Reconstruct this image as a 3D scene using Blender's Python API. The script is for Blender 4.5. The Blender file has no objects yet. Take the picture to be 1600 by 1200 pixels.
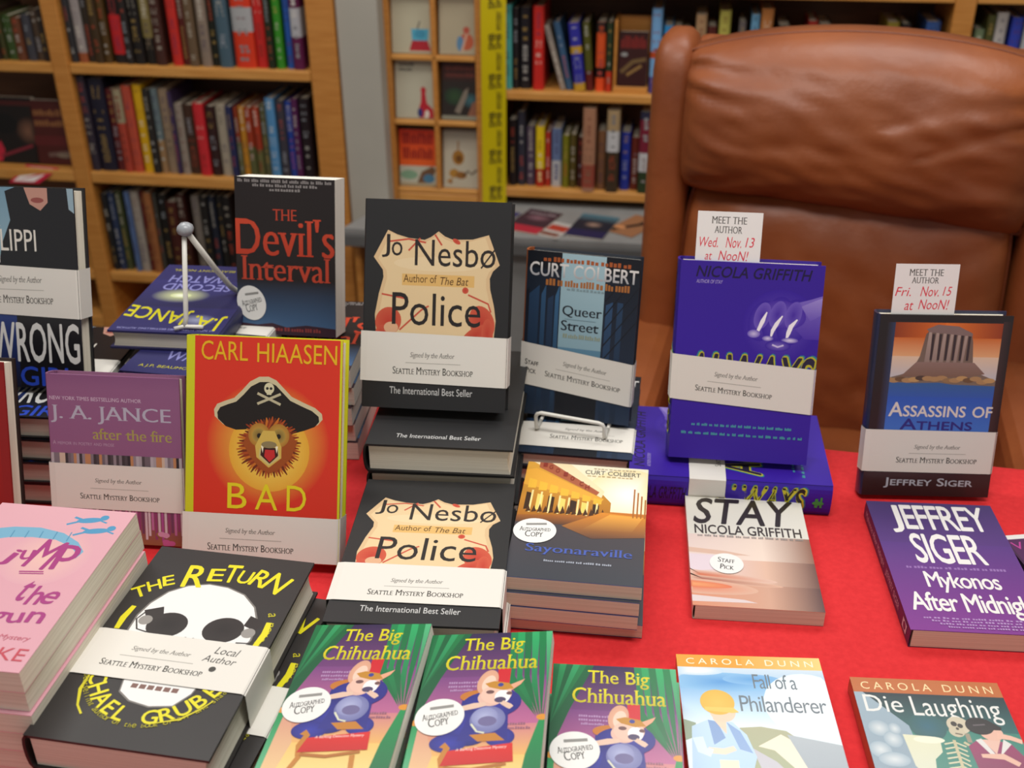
import bpy, bmesh, math, random
from mathutils import Vector, Matrix, Euler, noise
random.seed(7)
PI=math.pi; R=math.radians
SC=bpy.context.scene; COL=SC.collection
T=.74                                   # table top height above the floor

# ---------------------------------------------------------------- camera
cam=bpy.data.cameras.new('camera'); cam.sensor_width=36; cam.lens=1727.67/1600*36
cam.clip_start=.02; cam.dof.use_dof=True; cam.dof.focus_distance=1.12; cam.dof.aperture_fstop=5.6
co=bpy.data.objects.new('camera',cam); COL.objects.link(co); SC.camera=co
co.location=(0,0,T+.7701)
co.rotation_euler=(Matrix.Rotation(R(90-28.984),4,'X')@Matrix.Rotation(R(-.327),4,'Z')).to_euler()
# ---------------------------------------------------------------- light
W=bpy.data.worlds.new('shop_light'); SC.world=W; W.use_nodes=True
W.node_tree.nodes['Background'].inputs[0].default_value=(1,.98,.95,1)
W.node_tree.nodes['Background'].inputs[1].default_value=.32
def lamp(name,loc,sx,sy,power,rz=0,col=(1,.98,.95)):
    l=bpy.data.lights.new(name,'AREA'); l.shape='RECTANGLE'; l.size=sx; l.size_y=sy; l.energy=power; l.color=col
    o=bpy.data.objects.new(name,l); COL.objects.link(o); o.location=loc; o.rotation_euler=(0,0,rz); return o
lamp('overhead_light',(.15,.55,2.68),1.2,.5,26,R(-9))
lamp('overhead_light',(.9,2.15,2.68),1.2,.5,16,R(-9))
lamp('overhead_light',(-.9,1.9,2.68),1.2,.5,18,R(-9))  # added fill light, no known fixture; brightens the grey wall and left shelves
SC.view_settings.view_transform='Standard'; SC.view_settings.look='None'
SC.view_settings.gamma=1; SC.view_settings.use_curve_mapping=False
SC.view_settings.exposure=0.25
SHELF_GAIN=1.15

# ---------------------------------------------------------------- colour and materials
def lin(c): return c/12.92 if c<=.04045 else ((c+.055)/1.055)**2.4
def C(c,g=1):
    if isinstance(c,tuple): return c
    c=c.lstrip('#')
    if len(c)==3: c=''.join(a*2 for a in c)
    return tuple(min(.9,lin(int(c[i:i+2],16)/255)*g) for i in (0,2,4))+(1,)
def nt(name):
    m=bpy.data.materials.new(name); m.use_nodes=True; n=m.node_tree; return m,n,n.nodes['Principled BSDF']
def N(n,t,**k):
    o=n.nodes.new(t)
    for a,v in k.items():
        if a in o.inputs: o.inputs[a].default_value=v
        else: setattr(o,a,v)
    return o
def print_mat(name,rough,coat=0):
    m,n,b=nt(name); a=N(n,'ShaderNodeVertexColor',layer_name='print'); n.links.new(a.outputs[0],b.inputs['Base Color'])
    tc=N(n,'ShaderNodeTexCoord'); q=N(n,'ShaderNodeTexNoise'); q.inputs['Scale'].default_value=28; q.inputs['Detail'].default_value=3
    n.links.new(tc.outputs['Object'],q.inputs['Vector'])
    bu=N(n,'ShaderNodeBump'); bu.inputs['Strength'].default_value=.06; bu.inputs['Distance'].default_value=.004
    n.links.new(q.outputs[0],bu.inputs['Height']); n.links.new(bu.outputs[0],b.inputs['Normal'])
    b.inputs['Roughness'].default_value=rough; b.inputs['Specular IOR Level'].default_value=.4
    b.inputs['Coat Weight'].default_value=coat; b.inputs['Coat Roughness'].default_value=.22
    return m
M={}
M['gloss']=print_mat('laminated_print',.34,.4); M['satin']=print_mat('jacket_print',.45); M['matte']=print_mat('matte_print',.62)
def noise_mat(name,c1,c2,scale,rough=.5,bump=0,stretch=(1,1,1),bscale=None,dist=.002,detail=5):
    m,n,b=nt(name); tc=N(n,'ShaderNodeTexCoord'); mp=N(n,'ShaderNodeMapping'); mp.inputs['Scale'].default_value=stretch
    n.links.new(tc.outputs['Object'],mp.inputs[0]); q=N(n,'ShaderNodeTexNoise'); q.inputs['Scale'].default_value=scale; q.inputs['Detail'].default_value=detail
    n.links.new(mp.outputs[0],q.inputs['Vector'])
    r=N(n,'ShaderNodeValToRGB'); r.color_ramp.elements[0].position=.3; r.color_ramp.elements[1].position=.7
    r.color_ramp.elements[0].color=C(c1); r.color_ramp.elements[1].color=C(c2)
    n.links.new(q.outputs[0],r.inputs[0]); n.links.new(r.outputs[0],b.inputs['Base Color']); b.inputs['Roughness'].default_value=rough
    if bump:
        q2=N(n,'ShaderNodeTexNoise'); q2.inputs['Scale'].default_value=bscale or scale; q2.inputs['Detail'].default_value=6
        n.links.new(mp.outputs[0],q2.inputs['Vector'])
        bu=N(n,'ShaderNodeBump'); bu.inputs['Strength'].default_value=bump; bu.inputs['Distance'].default_value=dist
        n.links.new(q2.outputs[0],bu.inputs['Height']); n.links.new(bu.outputs[0],b.inputs['Normal'])
    return m
M['wood']=noise_mat('varnished_pine','#b5742f','#c98a42',9,.42,.1,(1,1,14))
M['wood_h']=noise_mat('varnished_pine_along','#bf8038','#d49a50',9,.42,.1,(1,14,14))
M['wood_dark']=noise_mat('dark_back_panel','#553824','#6a4830',6,.6,0,(1,1,8))
M['leather']=noise_mat('brown_leather','#7b3f20','#98542a',5,.46,.55,(1,1,1),38,.0022)
M['leather_dark']=noise_mat('seam_piping','#6b3418','#7d4020',9,.5,.2)
M['cloth']=noise_mat('red_cloth','#cb1d22','#d6262a',160,.85,.25,(1,1,1),420,.0006)
M['wall']=noise_mat('painted_wall','#a6a296','#b0aca0',3,.75,.05)
M['counter']=noise_mat('grey_counter','#868684','#90908e',14,.5,.05)
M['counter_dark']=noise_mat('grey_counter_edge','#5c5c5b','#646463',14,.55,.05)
M['carpet']=noise_mat('grey_carpet','#57524b','#6a645b',90,.95,.5,(1,1,1),300,.004)
M['ceil']=noise_mat('ceiling_tile','#c9c7c0','#d2d0ca',30,.9)
M['white_wire']=noise_mat('white_coated_wire','#d9d6cc','#e2dfd6',20,.35)
M['steel']=noise_mat('brushed_steel','#8d9196','#a8acb0',40,.3); 
M['black']=noise_mat('dark_metal','#222224','#2c2c2e',20,.5)
M['hidden_wood']=noise_mat('table_board','#8d7a5c','#a08b6a',8,.6)
def pages(name,c1,c2):
    m,n,b=nt(name); tc=N(n,'ShaderNodeTexCoord'); mp=N(n,'ShaderNodeMapping'); mp.inputs['Scale'].default_value=(2,2,900)
    n.links.new(tc.outputs['Object'],mp.inputs[0]); q=N(n,'ShaderNodeTexNoise'); q.inputs['Scale'].default_value=1; q.inputs['Detail'].default_value=3
    n.links.new(mp.outputs[0],q.inputs['Vector']); r=N(n,'ShaderNodeValToRGB'); r.color_ramp.elements[0].position=.35; r.color_ramp.elements[1].position=.6
    r.color_ramp.elements[0].color=C(c1); r.color_ramp.elements[1].color=C(c2)
    n.links.new(q.outputs[0],r.inputs[0]); n.links.new(r.outputs[0],b.inputs['Base Color']); b.inputs['Roughness'].default_value=.85
    return m
M['pages']=pages('page_edges','#cfc7b4','#e2dccb'); M['pages_warm']=pages('pulp_page_edges','#c0b09a','#d3c5b0'); M['pages_white']=pages('white_page_edges','#d8d4c8','#ece8dd')

# ---------------------------------------------------------------- mesh helpers
class MB:
    def __init__(s): s.v=[];s.f=[];s.c=[];s.m=[];s.sm=[]
    def add(s,vs,fs,col=(1,1,1,1),mi=0,smooth=False):
        o=len(s.v); s.v+=[tuple(p) for p in vs]
        for k,f in enumerate(fs):
            s.f.append([i+o for i in f]); s.m.append(mi); s.sm.append(smooth)
            s.c.append([col[i] for i in f] if isinstance(col,list) else [col]*len(f))
        return s
    def box(s,x0,x1,y0,y1,z0,z1,col=(1,1,1,1),mi=0):
        return s.add([(x,y,z) for z in (z0,z1) for x,y in ((x0,y0),(x1,y0),(x1,y1),(x0,y1))],
            [(3,2,1,0),(4,5,6,7),(0,1,5,4),(1,2,6,5),(2,3,7,6),(3,0,4,7)],col,mi)
    def tube(s,pts,r,n=8,col=(1,1,1,1),mi=0,closed=False):
        pts=[Vector(p) for p in pts]; vs=[];fs=[];up=None
        for i,p in enumerate(pts):
            a=pts[i-1] if (i or closed) else p; b=pts[(i+1)%len(pts)] if (i<len(pts)-1 or closed) else p
            t=(b-a).normalized()
            if up is None: up=t.orthogonal().normalized()
            up=(up-t*up.dot(t)).normalized(); w=t.cross(up); rr=r[i] if isinstance(r,list) else r
            vs+=[p+(up*math.cos(2*PI*k/n)+w*math.sin(2*PI*k/n))*rr for k in range(n)]
        m=len(pts)
        for i in range(m if closed else m-1):
            for k in range(n): fs.append((i*n+k,i*n+(k+1)%n,((i+1)%m)*n+(k+1)%n,((i+1)%m)*n+k))
        if not closed: fs+=[tuple(range(n))[::-1],tuple((m-1)*n+k for k in range(n))]
        return s.add(vs,fs,col,mi,True)
    def build(s,name,mats,parent=None,bevel=0,recalc=True):
        me=bpy.data.meshes.new(name); me.from_pydata(s.v,[],s.f)
        ca=me.color_attributes.new('print','FLOAT_COLOR','CORNER')
        flat=[x for f in s.c for c in f for x in c]; ca.data.foreach_set('color',flat)
        me.polygons.foreach_set('material_index',s.m); me.polygons.foreach_set('use_smooth',s.sm)
        for m in (mats if isinstance(mats,list) else [mats]): me.materials.append(m)
        me.update()
        if recalc:
            bm=bmesh.new(); bm.from_mesh(me); bmesh.ops.recalc_face_normals(bm,faces=bm.faces); bm.to_mesh(me); bm.free()
        o=bpy.data.objects.new(name,me); COL.objects.link(o)
        if parent: o.parent=parent
        if bevel:
            b=o.modifiers.new('bevel','BEVEL'); b.width=bevel; b.segments=3; b.limit_method='ANGLE'
        return o
def thing(name,label,cat,loc=(0,0,0),rot=(0,0,0),group=None,mode='XYZ'):
    o=bpy.data.objects.new(name,None); COL.objects.link(o); o.empty_display_size=.03
    o.location=loc; o.rotation_mode=mode; o.rotation_euler=rot; return tag(o,label,cat,group)
def tag(o,label,cat,group=None,kind=None):
    if label: o['label']=label
    if cat: o['category']=cat
    if group: o['group']=group
    if kind: o['kind']=kind
    return o
def struct(o): o['kind']='structure'; return o
def copy_tree(o,parent=None):
    c=o.copy(); COL.objects.link(c); c.parent=parent
    for ch in list(o.children): copy_tree(ch,c)
    return c

# ---------------------------------------------------------------- lettering
_tc={}
def glyphs(s,style):
    """text -> (verts, faces, width box) in em units; style letters: b bold, c small caps, s serif, i italic"""
    k=(s,style)
    if k in _tc: return _tc[k]
    cu=bpy.data.curves.new('lettering','FONT'); cu.body=s; cu.size=1; cu.resolution_u=3
    if 'c' in style:
        cu.small_caps_scale=.76
        for i,ch in enumerate(s):
            if ch.islower(): cu.body_format[i].use_small_caps=True
    cu.offset=-.010 if 's' in style else -.006 if 'l' in style else 0
    if 'w' in style: cu.space_character=1.5
    if 't' in style: cu.space_character=.9
    o=bpy.data.objects.new('lettering',cu); COL.objects.link(o)
    dg=bpy.context.evaluated_depsgraph_get(); me=o.evaluated_get(dg).to_mesh()
    vs=[(v.co.x,v.co.y) for v in me.vertices]; fs=[tuple(p.vertices) for p in me.polygons]
    cnt={}
    for p in me.polygons:
        q=list(p.vertices)
        for a,b in zip(q,q[1:]+q[:1]): e=(min(a,b),max(a,b)); cnt[e]=cnt.get(e,0)+1
    o.evaluated_get(dg).to_mesh_clear(); bpy.data.objects.remove(o); bpy.data.curves.remove(cu)
    vs=[(x,y,0) for x,y in vs]; n=len(vs); base_f=list(fs); lay=0
    def again(dx,dy):
        nonlocal vs,fs,lay
        lay+=1; o_=len(vs); vs=vs+[(x+dx,y+dy,lay) for x,y,_ in vs[:n]]; fs=fs+[tuple(i+o_ for i in f) for f in base_f]
    if 'B' in style:
        for k in range(8): again(.05*math.cos(k*PI/4),.05*math.sin(k*PI/4))
    elif 'b' in style:
        for d in ((.028,0),(.014,.013),(.014,-.013)): again(*d)
    if 's' in style:
        for d in (.02,.04): again(d,0)          # heavier upright strokes
        lay+=1
        for (a,b),c in cnt.items():
            if c!=1: continue
            (xa,ya,_),(xb,yb,_)=vs[a],vs[b]
            if abs(ya-yb)<.004 and .035<abs(xa-xb)<.2:
                x0=min(xa,xb)-.05; x1=max(xa,xb)+.09; lo=ya<.25
                up=.03 if lo else -.03; o_=len(vs)
                vs+=[(x0,ya,lay),(x1,ya,lay),(x1,ya+up,lay),(x0,ya+up,lay)]; fs.append((o_,o_+1,o_+2,o_+3) if lo else (o_+3,o_+2,o_+1,o_))
    if 'i' in style: vs=[(x+.22*y,y,l) for x,y,l in vs]
    xs=[v[0] for v in vs] or [0]; ys=[v[1] for v in vs] or [0]
    r=(vs,fs,min(xs),max(xs),min(ys),max(ys)); _tc[k]=r; return r

class Canvas:
    """flat printed artwork; u 0..1 left to right, v 0..1 top to bottom"""
    def __init__(s,w,h,base): s.w=w;s.h=h;s.base=C(base);s.items=[];s.skew=0
    def r(s,x0,y0,x1,y1,c,c2=None):
        c=C(c);c2=C(c2) if c2 else c; s.items.append(([(x0,y0),(x1,y0),(x1,y1),(x0,y1)],[(0,1,2,3)],[c,c,c2,c2])); return s
    def rh(s,x0,y0,x1,y1,c,c2):
        c=C(c);c2=C(c2); s.items.append(([(x0,y0),(x1,y0),(x1,y1),(x0,y1)],[(0,1,2,3)],[c,c2,c2,c])); return s
    def p(s,pts,c,c2=None):
        if c2:
            ys=[q[1] for q in pts];a=min(ys);b=max(ys)+1e-6;A=C(c);B=C(c2)
            cols=[tuple(A[k]+(B[k]-A[k])*(q[1]-a)/(b-a) for k in range(4)) for q in pts]
        else: cols=[C(c)]*len(pts)
        s.items.append((list(pts),[tuple(range(len(pts)))],cols)); return s
    def e(s,cx,cy,rx,ry,c,edge=None,rot=0,n=28,a0=0,a1=360):
        ca,sa=math.cos(R(rot)),math.sin(R(rot)); k=s.w/s.h; pts=[(cx,cy)]
        for i in range(n+1):
            t=R(a0+(a1-a0)*i/n); x=rx*math.cos(t); y=ry*math.sin(t)
            pts.append((cx+ca*x-sa*y, cy+(sa*x+ca*y)*k))
        s.items.append((pts,[(0,i+1,i+2) for i in range(n)],[C(c)]+[C(edge) if edge else C(c)]*(n+1))); return s
    def st(s,pts,wd,c):                         # brush stroke
        k=s.w/s.h; m=len(pts); L=[];Q=[]
        for i,(x,y) in enumerate(pts):
            a=pts[max(0,i-1)];b=pts[min(m-1,i+1)]; dx=b[0]-a[0]; dy=(b[1]-a[1])/k; l=math.hypot(dx,dy) or 1
            ww=(wd[min(i,len(wd)-1)] if isinstance(wd,list) else wd)/2; L.append((x-dy/l*ww,y+dx/l*ww*k)); Q.append((x+dy/l*ww,y-dx/l*ww*k))
        s.items.append((L+Q,[(i,i+1,m+i+1,m+i) for i in range(m-1)],[C(c)]*(2*m))); return s
    def t(s,txt,x0,y0,x1,y1,c,style='',c2=None,rot=0,shear=0):
        vs,fs,a,b,d,e=glyphs(txt,style); c=C(c);c2=C(c2) if c2 else c; k=s.w/s.h
        P=[];K=[]; cx=(x0+x1)/2; cy=(y0+y1)/2; ca,sa=math.cos(R(rot)),math.sin(R(rot))
        for x,y,l in vs:
            tx=(x-a)/(b-a or 1); ty=(e-y)/(e-d or 1); u=x0+tx*(x1-x0); v=y0+ty*(y1-y0)+shear*(tx-.5)
            if rot: dx=u-cx; dy=(v-cy)/k; u=cx+ca*dx-sa*dy; v=cy+(sa*dx+ca*dy)*k
            P.append((u,v,l)); K.append(tuple(c[i]+(c2[i]-c[i])*ty for i in range(4)))
        s.items.append((P,fs,K)); return s
    def arc(s,txt,cx,cy,rx,ry,a0,a1,size,c,style='b',jit=0,flip=False,wd=1.0):
        """letters along an ellipse, angles in degrees, 0 right, 90 down"""
        n=len(txt); k=s.w/s.h
        for i,ch in enumerate(txt):
            if ch==' ': continue
            an=R(a0+(a1-a0)*(i+.5)/n); x=cx+rx*math.cos(an); y=cy+ry*math.sin(an)
            tang=math.degrees(math.atan2(ry/k*math.cos(an),-rx*math.sin(an)))
            if flip: tang+=180
            tang+=random.uniform(-jit,jit)
            sz=size[i] if isinstance(size,list) else size; g=glyphs(ch,style); w_=sz*min(1.1,(g[3]-g[2])/max(.3,(g[5]-g[4])))*wd
            s.t(ch,x-w_/2,y-sz*k/2,x+w_/2,y+sz*k/2,c,style,rot=tang)
        return s
    def dash(s,x0,y0,x1,y1,c,words=9):
        rs=random.Random(words*31+int(x0*1000)); x=x0; sp=(x1-x0)*.018
        ws=[rs.uniform(.5,1.5) for _ in range(words)]; sc=(x1-x0-sp*(words-1))/sum(ws)
        for w_ in ws:
            n=max(2,int(w_*4)); q=w_*sc/n
            for j in range(n): h_=rs.choice((.15,.3,.0)); s.r(x+q*j+q*.12,y0+(y1-y0)*h_,x+q*(j+.86),y1,c)
            x+=w_*sc+sp
        return s
    def put(s,mb,fn,eps=4e-6,z0=4e-5,clip=True):
        cl=(lambda a:min(1,max(0,a))) if clip else (lambda a:a)
        z=z0
        for pts,fs,cols in s.items:
            top=max([p[2] for p in pts if len(p)>2] or [0])
            mb.add([fn(cl(p[0]),cl(p[1]),z+eps*(p[2] if len(p)>2 else 0)) for p in pts],fs,list(cols)); z+=eps*(1+top)
def bandart(cv,signed,shop,extra=None,ink='#3a3833'):
    x0,y0,x1,y1=signed; cv.t('Signed by the Author',x0,y0,x1,y1,'#6f6c66','si')
    xm=(shop[0]+shop[2])/2; ym=(y1+shop[1])/2; hw=(x1-x0)*.62; cv.r(xm-hw,ym-.002,xm+hw,ym+.001,'#a5a29a')
    cv.t('Seattle Mystery Bookshop',*shop,ink,'sc'); 
    if extra: extra(cv)
    return cv

# ---------------------------------------------------------------- a book (lies face up: x across, y towards the head, z up)
def book(name,label,w,h,t,hard,art,spine_col,back_col=None,mat='satin',page='pages',spine=None,band=None,sticker=None,group=None,cat='book',edge_col=None,pagelabel=None,boards=None):
    root=thing(name,label,cat,group=group)
    b=.0026 if hard else .0007; ov=.0035 if hard else 0; sc=C(spine_col); bc=C(back_col or spine_col); fc=art.base
    mb=MB(); xl=-w/2+.003; bulge=.0045 if hard else .0008
    mb.box(xl,w/2,0,h,t-b,t,C(edge_col) if edge_col else fc); mb.box(xl,w/2,0,h,0,b,bc)
    prof=[]; n=8
    for i in range(n+1):
        z=t*i/n; prof.append((xl-.001-bulge*math.sqrt(max(0,1-(2*i/n-1)**2))-.001,z))
    vs=[(x,y,z) for y in (0,h) for x,z in prof]+[(x+b,y,min(t-.0002,max(.0002,z))) for y in (0,h) for x,z in prof]
    m=n+1; fs=[]
    for i in range(n):
        fs+=[(i,i+1,m+i+1,m+i),(2*m+i+1,2*m+i,3*m+i,3*m+i+1),(i,2*m+i,2*m+i+1,i+1),(m+i+1,3*m+i+1,3*m+i,m+i)]
    mb.add(vs,fs,sc)
    mb.box(xl-.002,xl+.001,0,h,t-b,t,sc); mb.box(xl-.002,xl+.001,0,h,0,b,sc)
    hw=w/2-xl
    mb.add([(-w/2,0,t+2e-5),(w/2,0,t+2e-5),(w/2,h,t+2e-5),(-w/2,h,t+2e-5)],[(0,1,2,3)],fc)
    art.put(mb,lambda u,v,e:(-w/2+u*w,(1-v)*h,t+e))
    if spine:
        def sp(u,v,e):
            z=t*(1-v); q=max(0,1-(2*z/t-1)**2); return (xl-.002-bulge*math.sqrt(q)-e*4-.0001,(1-u)*h,z)
        spine.put(mb,sp)
    mb.build('cover',M[mat],root,recalc=False)
    pg=MB(); x0=xl; x1=w/2-ov; conc=.003 if hard else .0
    q=[(x0,b),(x1,b)]+[(x1-conc*math.sin(PI*i/6),b+(t-2*b)*i/6) for i in range(1,6)]+[(x1,t-b),(x0,t-b)]
    k=len(q); y0=ov; y1=h-ov
    pg.add([(x,y0,z) for x,z in q]+[(x,y1,z) for x,z in q],[tuple(range(k))[::-1],tuple(range(k,2*k))]+[(i,(i+1)%k,k+(i+1)%k,k+i) for i in range(k)])
    pg.build('page_block',M[page],root)
    if band:
        v0,v1,sk,cv=band                      # v range, skew (right lower), artwork in cover coordinates
        d=.0011; bw=MB(); y=lambda x,v:(1-v-sk*(x/w))*h; wc=C('#dcd8cf')
        loop=[(-w/2-.004-d,t*.5),(-w/2-.002-d,t+d*.2),(-w/2+.004,t+d),(w/2-.002,t+d),(w/2+d,t-.001),(w/2+d,.001),(w/2-.002,-d*.2),(-w/2+.004,-d*.2)]
        k=len(loop); bw.add([(x,y(x,v1),z) for x,z in loop]+[(x,y(x,v0),z) for x,z in loop],[(i,(i+1)%k,k+(i+1)%k,k+i) for i in range(k)],wc)
        bw.add([(x*.996,y(x,v1),z+(-.0002 if z>t*.6 else .0002)) for x,z in loop]+[(x*.996,y(x,v0),z+(-.0002 if z>t*.6 else .0002)) for x,z in loop],[(k+i,k+(i+1)%k,(i+1)%k,i) for i in range(k)],wc)
        cv.put(bw,lambda u,v,e:(-w/2+u*w,y(-w/2+u*w,v) if cv.skew else (1-v)*h,t+d+e))
        o=bw.build('paper_band',M['matte'],root,recalc=False); o['label']='white paper band with printed lettering'
    if sticker:
        cx,cy,rx,ry,kind,rot=sticker; s=MB(); cvs=Canvas(w,h,'#fff')
        cvs.e(cx,cy,rx,ry,'#e3e2de',rot=rot,n=40)
        tx=lambda txt,dx,dy,hw_,hh,st: cvs.t(txt,cx+dx-hw_,cy+dy-hh,cx+dx+hw_,cy+dy+hh,'#2d2c2a',st,rot=rot*.8)
        if kind=='auto':
            a=w/h; tx('Autographed',0,-.012,rx*.72,ry*.17*a,'sc'); tx('Copy',.0,.028,rx*.42,ry*.24*a,'sc'); cvs.st([(cx-rx*.45,cy-ry*.42*a-.004),(cx+rx*.5,cy-ry*.56*a-.004)],rx*.16,'#8b8a86')
        else:
            a=w/h; tx('Staff',0,-ry*.32*a,rx*.5,ry*.24*a,'sc'); tx('Pick',0,ry*.34*a,rx*.42,ry*.24*a,'sc')
        cvs.put(s,lambda u,v,e:(-w/2+u*w,(1-v)*h,t+.0009+e),clip=False)
        o=s.build('sticker',M['matte'],root,recalc=False); o['label']='round white printed sticker'
    root['_t']=t
    return root
def place(o,x,y,z,yaw,tilt=0,bank=0,t=None):
    """x,y,z: foot of the front cover (middle of its lower edge), z above the table"""
    o.rotation_mode='YXZ'; o.rotation_euler=(R(tilt),R(bank),R(yaw)); t=o['_t'] if t is None else t
    m=Matrix.Rotation(R(yaw),3,'Z')@Matrix.Rotation(R(tilt),3,'X')@Matrix.Rotation(R(bank),3,'Y')
    o.location=Vector((x,y,z+T))-m@Vector((0,0,t)); return o
def stack(o,labels,jit=.004,yj=1.2,dz=None,seed=1,group=None):
    """copies lying under a lying book"""
    rs=random.Random(seed); t=dz or o['_t']; out=[]
    if group: o['group']=group
    for i,l in enumerate(labels):
        c=copy_tree(o); c['label']=l; c.location=o.location+Vector((rs.uniform(-jit,jit),rs.uniform(-jit,jit),-(i+1)*t))
        e=o.rotation_euler.copy(); e.z+=R(rs.uniform(-yj,yj)); c.rotation_euler=e; out.append(c)
    return out
# ---------------------------------------------------------------- the setting, in frames turned like the back wall
YW=R(-9)
def at(y0,X,D,z): return Vector((math.cos(YW)*X-math.sin(YW)*D, y0+math.sin(YW)*X+math.cos(YW)*D, T+z))
def shell(name,x0,x1,y0,y1,z0,z1,mat):
    o=MB().box(x0,x1,y0,y1,z0,z1).build(name,mat); o.location=at(2.97,0,0,-T); o.rotation_euler=(0,0,YW); return struct(o)
shell('floor',-3.2,3.4,-3.6,.45,-.05,0,M['carpet'])
shell('wall_back',-3.2,3.4,.36,.46,0,2.75,M['wall'])
o=MB().box(-.4615,-.349,.012,.42,0,2.75).build('trim_1',M['wall'],None,.004); o.location=at(2.9,0,0,-T); o.rotation_euler=(0,0,YW); struct(o)
shell('ceiling',-3.2,3.4,-3.6,.45,2.75,2.8,M['ceil'])
shell('wall_left',-3.3,-3.2,-3.6,.46,0,2.75,M['wall'])
shell('wall_right',3.4,3.5,-3.6,.46,0,2.75,M['wall'])

# left bookcase: three uprights' worth of bays, front plane 2.9 m away
LC=2.9
lb=thing('bookcase','tall pine bookcase of full shelves left of the grey wall','bookcase',at(LC,0,0,-T),(0,0,YW))
def part(name,boxes,mat,parent,bev=.004,off=T):
    m=MB()
    for b in boxes: m.box(b[0],b[1],b[2],b[3],b[4]+off,b[5]+off)
    return m.build(name,mat,parent,bev)
part('side_panel',[(-.54,-.464,0,.26,-T,1.3)],M['wood'],lb); part('divider',[(-1.283,-1.233,0,.26,-T,1.3)],M['wood'],lb); part('side_panel',[(-2.06,-2.012,0,.26,-T,1.3)],M['wood'],lb)
part('back_panel',[(-2.06,-.464,.262,.275,-T,1.3)],M['wood_dark'],lb)
for z,th in ((.072,.028),(-.236,.033),(-.548,.03),(.40,.03),(.72,.03),(1.27,.03),(-.70,.04)):
    part('shelf',[(-1.232,-.541,.002,.26,z-th,z)],M['wood_h'],lb); part('shelf',[(-2.011,-1.284,.002,.26,z-th,z)],M['wood_h'],lb)

# centre bookcase with face-out pigeonholes, standing on a low grey counter
CC=2.97
cb=thing('bookcase','pine bookcase with face-out pigeonholes standing on the low grey counter','bookcase',at(CC,0,0,-.30),(0,0,YW))
cp=lambda n,bx,m=M['wood']: part(n,bx,m,cb,.003,.30)
cp('side_panel',[(-.347,-.325,0,.24,-.30,1.2)]); cp('side_panel',[(-.094,-.028,0,.24,-.30,1.2)]); cp('divider',[(1.098,1.148,0,.24,-.30,1.2)]); cp('side_panel',[(1.75,1.79,0,.24,-.30,1.2)])
cp('back_panel',[(-.347,1.79,.242,.255,-.30,1.2)],M['wood_dark'])
cp('pigeonhole_back',[(-.324,-.095,.09,.10,-.275,1.2)],M['wood_dark'])
for z in (.108,-.068,-.262,.285,.46): cp('shelf',[(-.324,-.095,.001,.1,z-.014,z)],M['wood_h'])
cp('base_rail',[(-.324,-.095,.0,.1,-.30,-.277)],M['wood_h'])
cp('divider',[(-.213,-.199,.001,.1,-.262,1.2)])
for z,th in ((.02,.022),(-.25,.024),(.295,.024),(.57,.024),(.85,.024)):
    cp('shelf',[(-.027,1.097,.001,.24,z-th,z)],M['wood_h']); cp('shelf',[(1.149,1.749,.001,.24,z-th,z)],M['wood_h'])
cn=thing('counter','low grey counter under the pine bookcase behind the armchair','counter',at(CC,0,0,-T),(0,0,YW))
def prism(name,pts,z0,z1,mat):
    k=len(pts); m=MB(); m.add([(x,y,z+T) for z in (z0,z1) for x,y in pts],[tuple(range(k))[::-1],tuple(range(k,2*k))]+[(i,(i+1)%k,k+(i+1)%k,k+i) for i in range(k)]); return m.build(name,mat,cn,.002)
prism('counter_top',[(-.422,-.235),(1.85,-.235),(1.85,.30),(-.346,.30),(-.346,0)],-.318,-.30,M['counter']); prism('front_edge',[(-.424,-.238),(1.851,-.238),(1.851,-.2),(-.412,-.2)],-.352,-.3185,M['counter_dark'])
part('front_panel',[(-.2,1.84,-.205,-.19,-T,-.3525)],M['counter'],cn); part('end_panel',[(-.41,-.39,-.19,-.01,-T,-.3525)],M['wood'],cn)
part('back_board',[(-.389,-.2,-.03,-.012,-T,-.3525)],M['wood'],cn); part('lower_shelf',[(-.389,-.2005,-.19,-.031,-.60,-.575)],M['wood_h'],cn)

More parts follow.
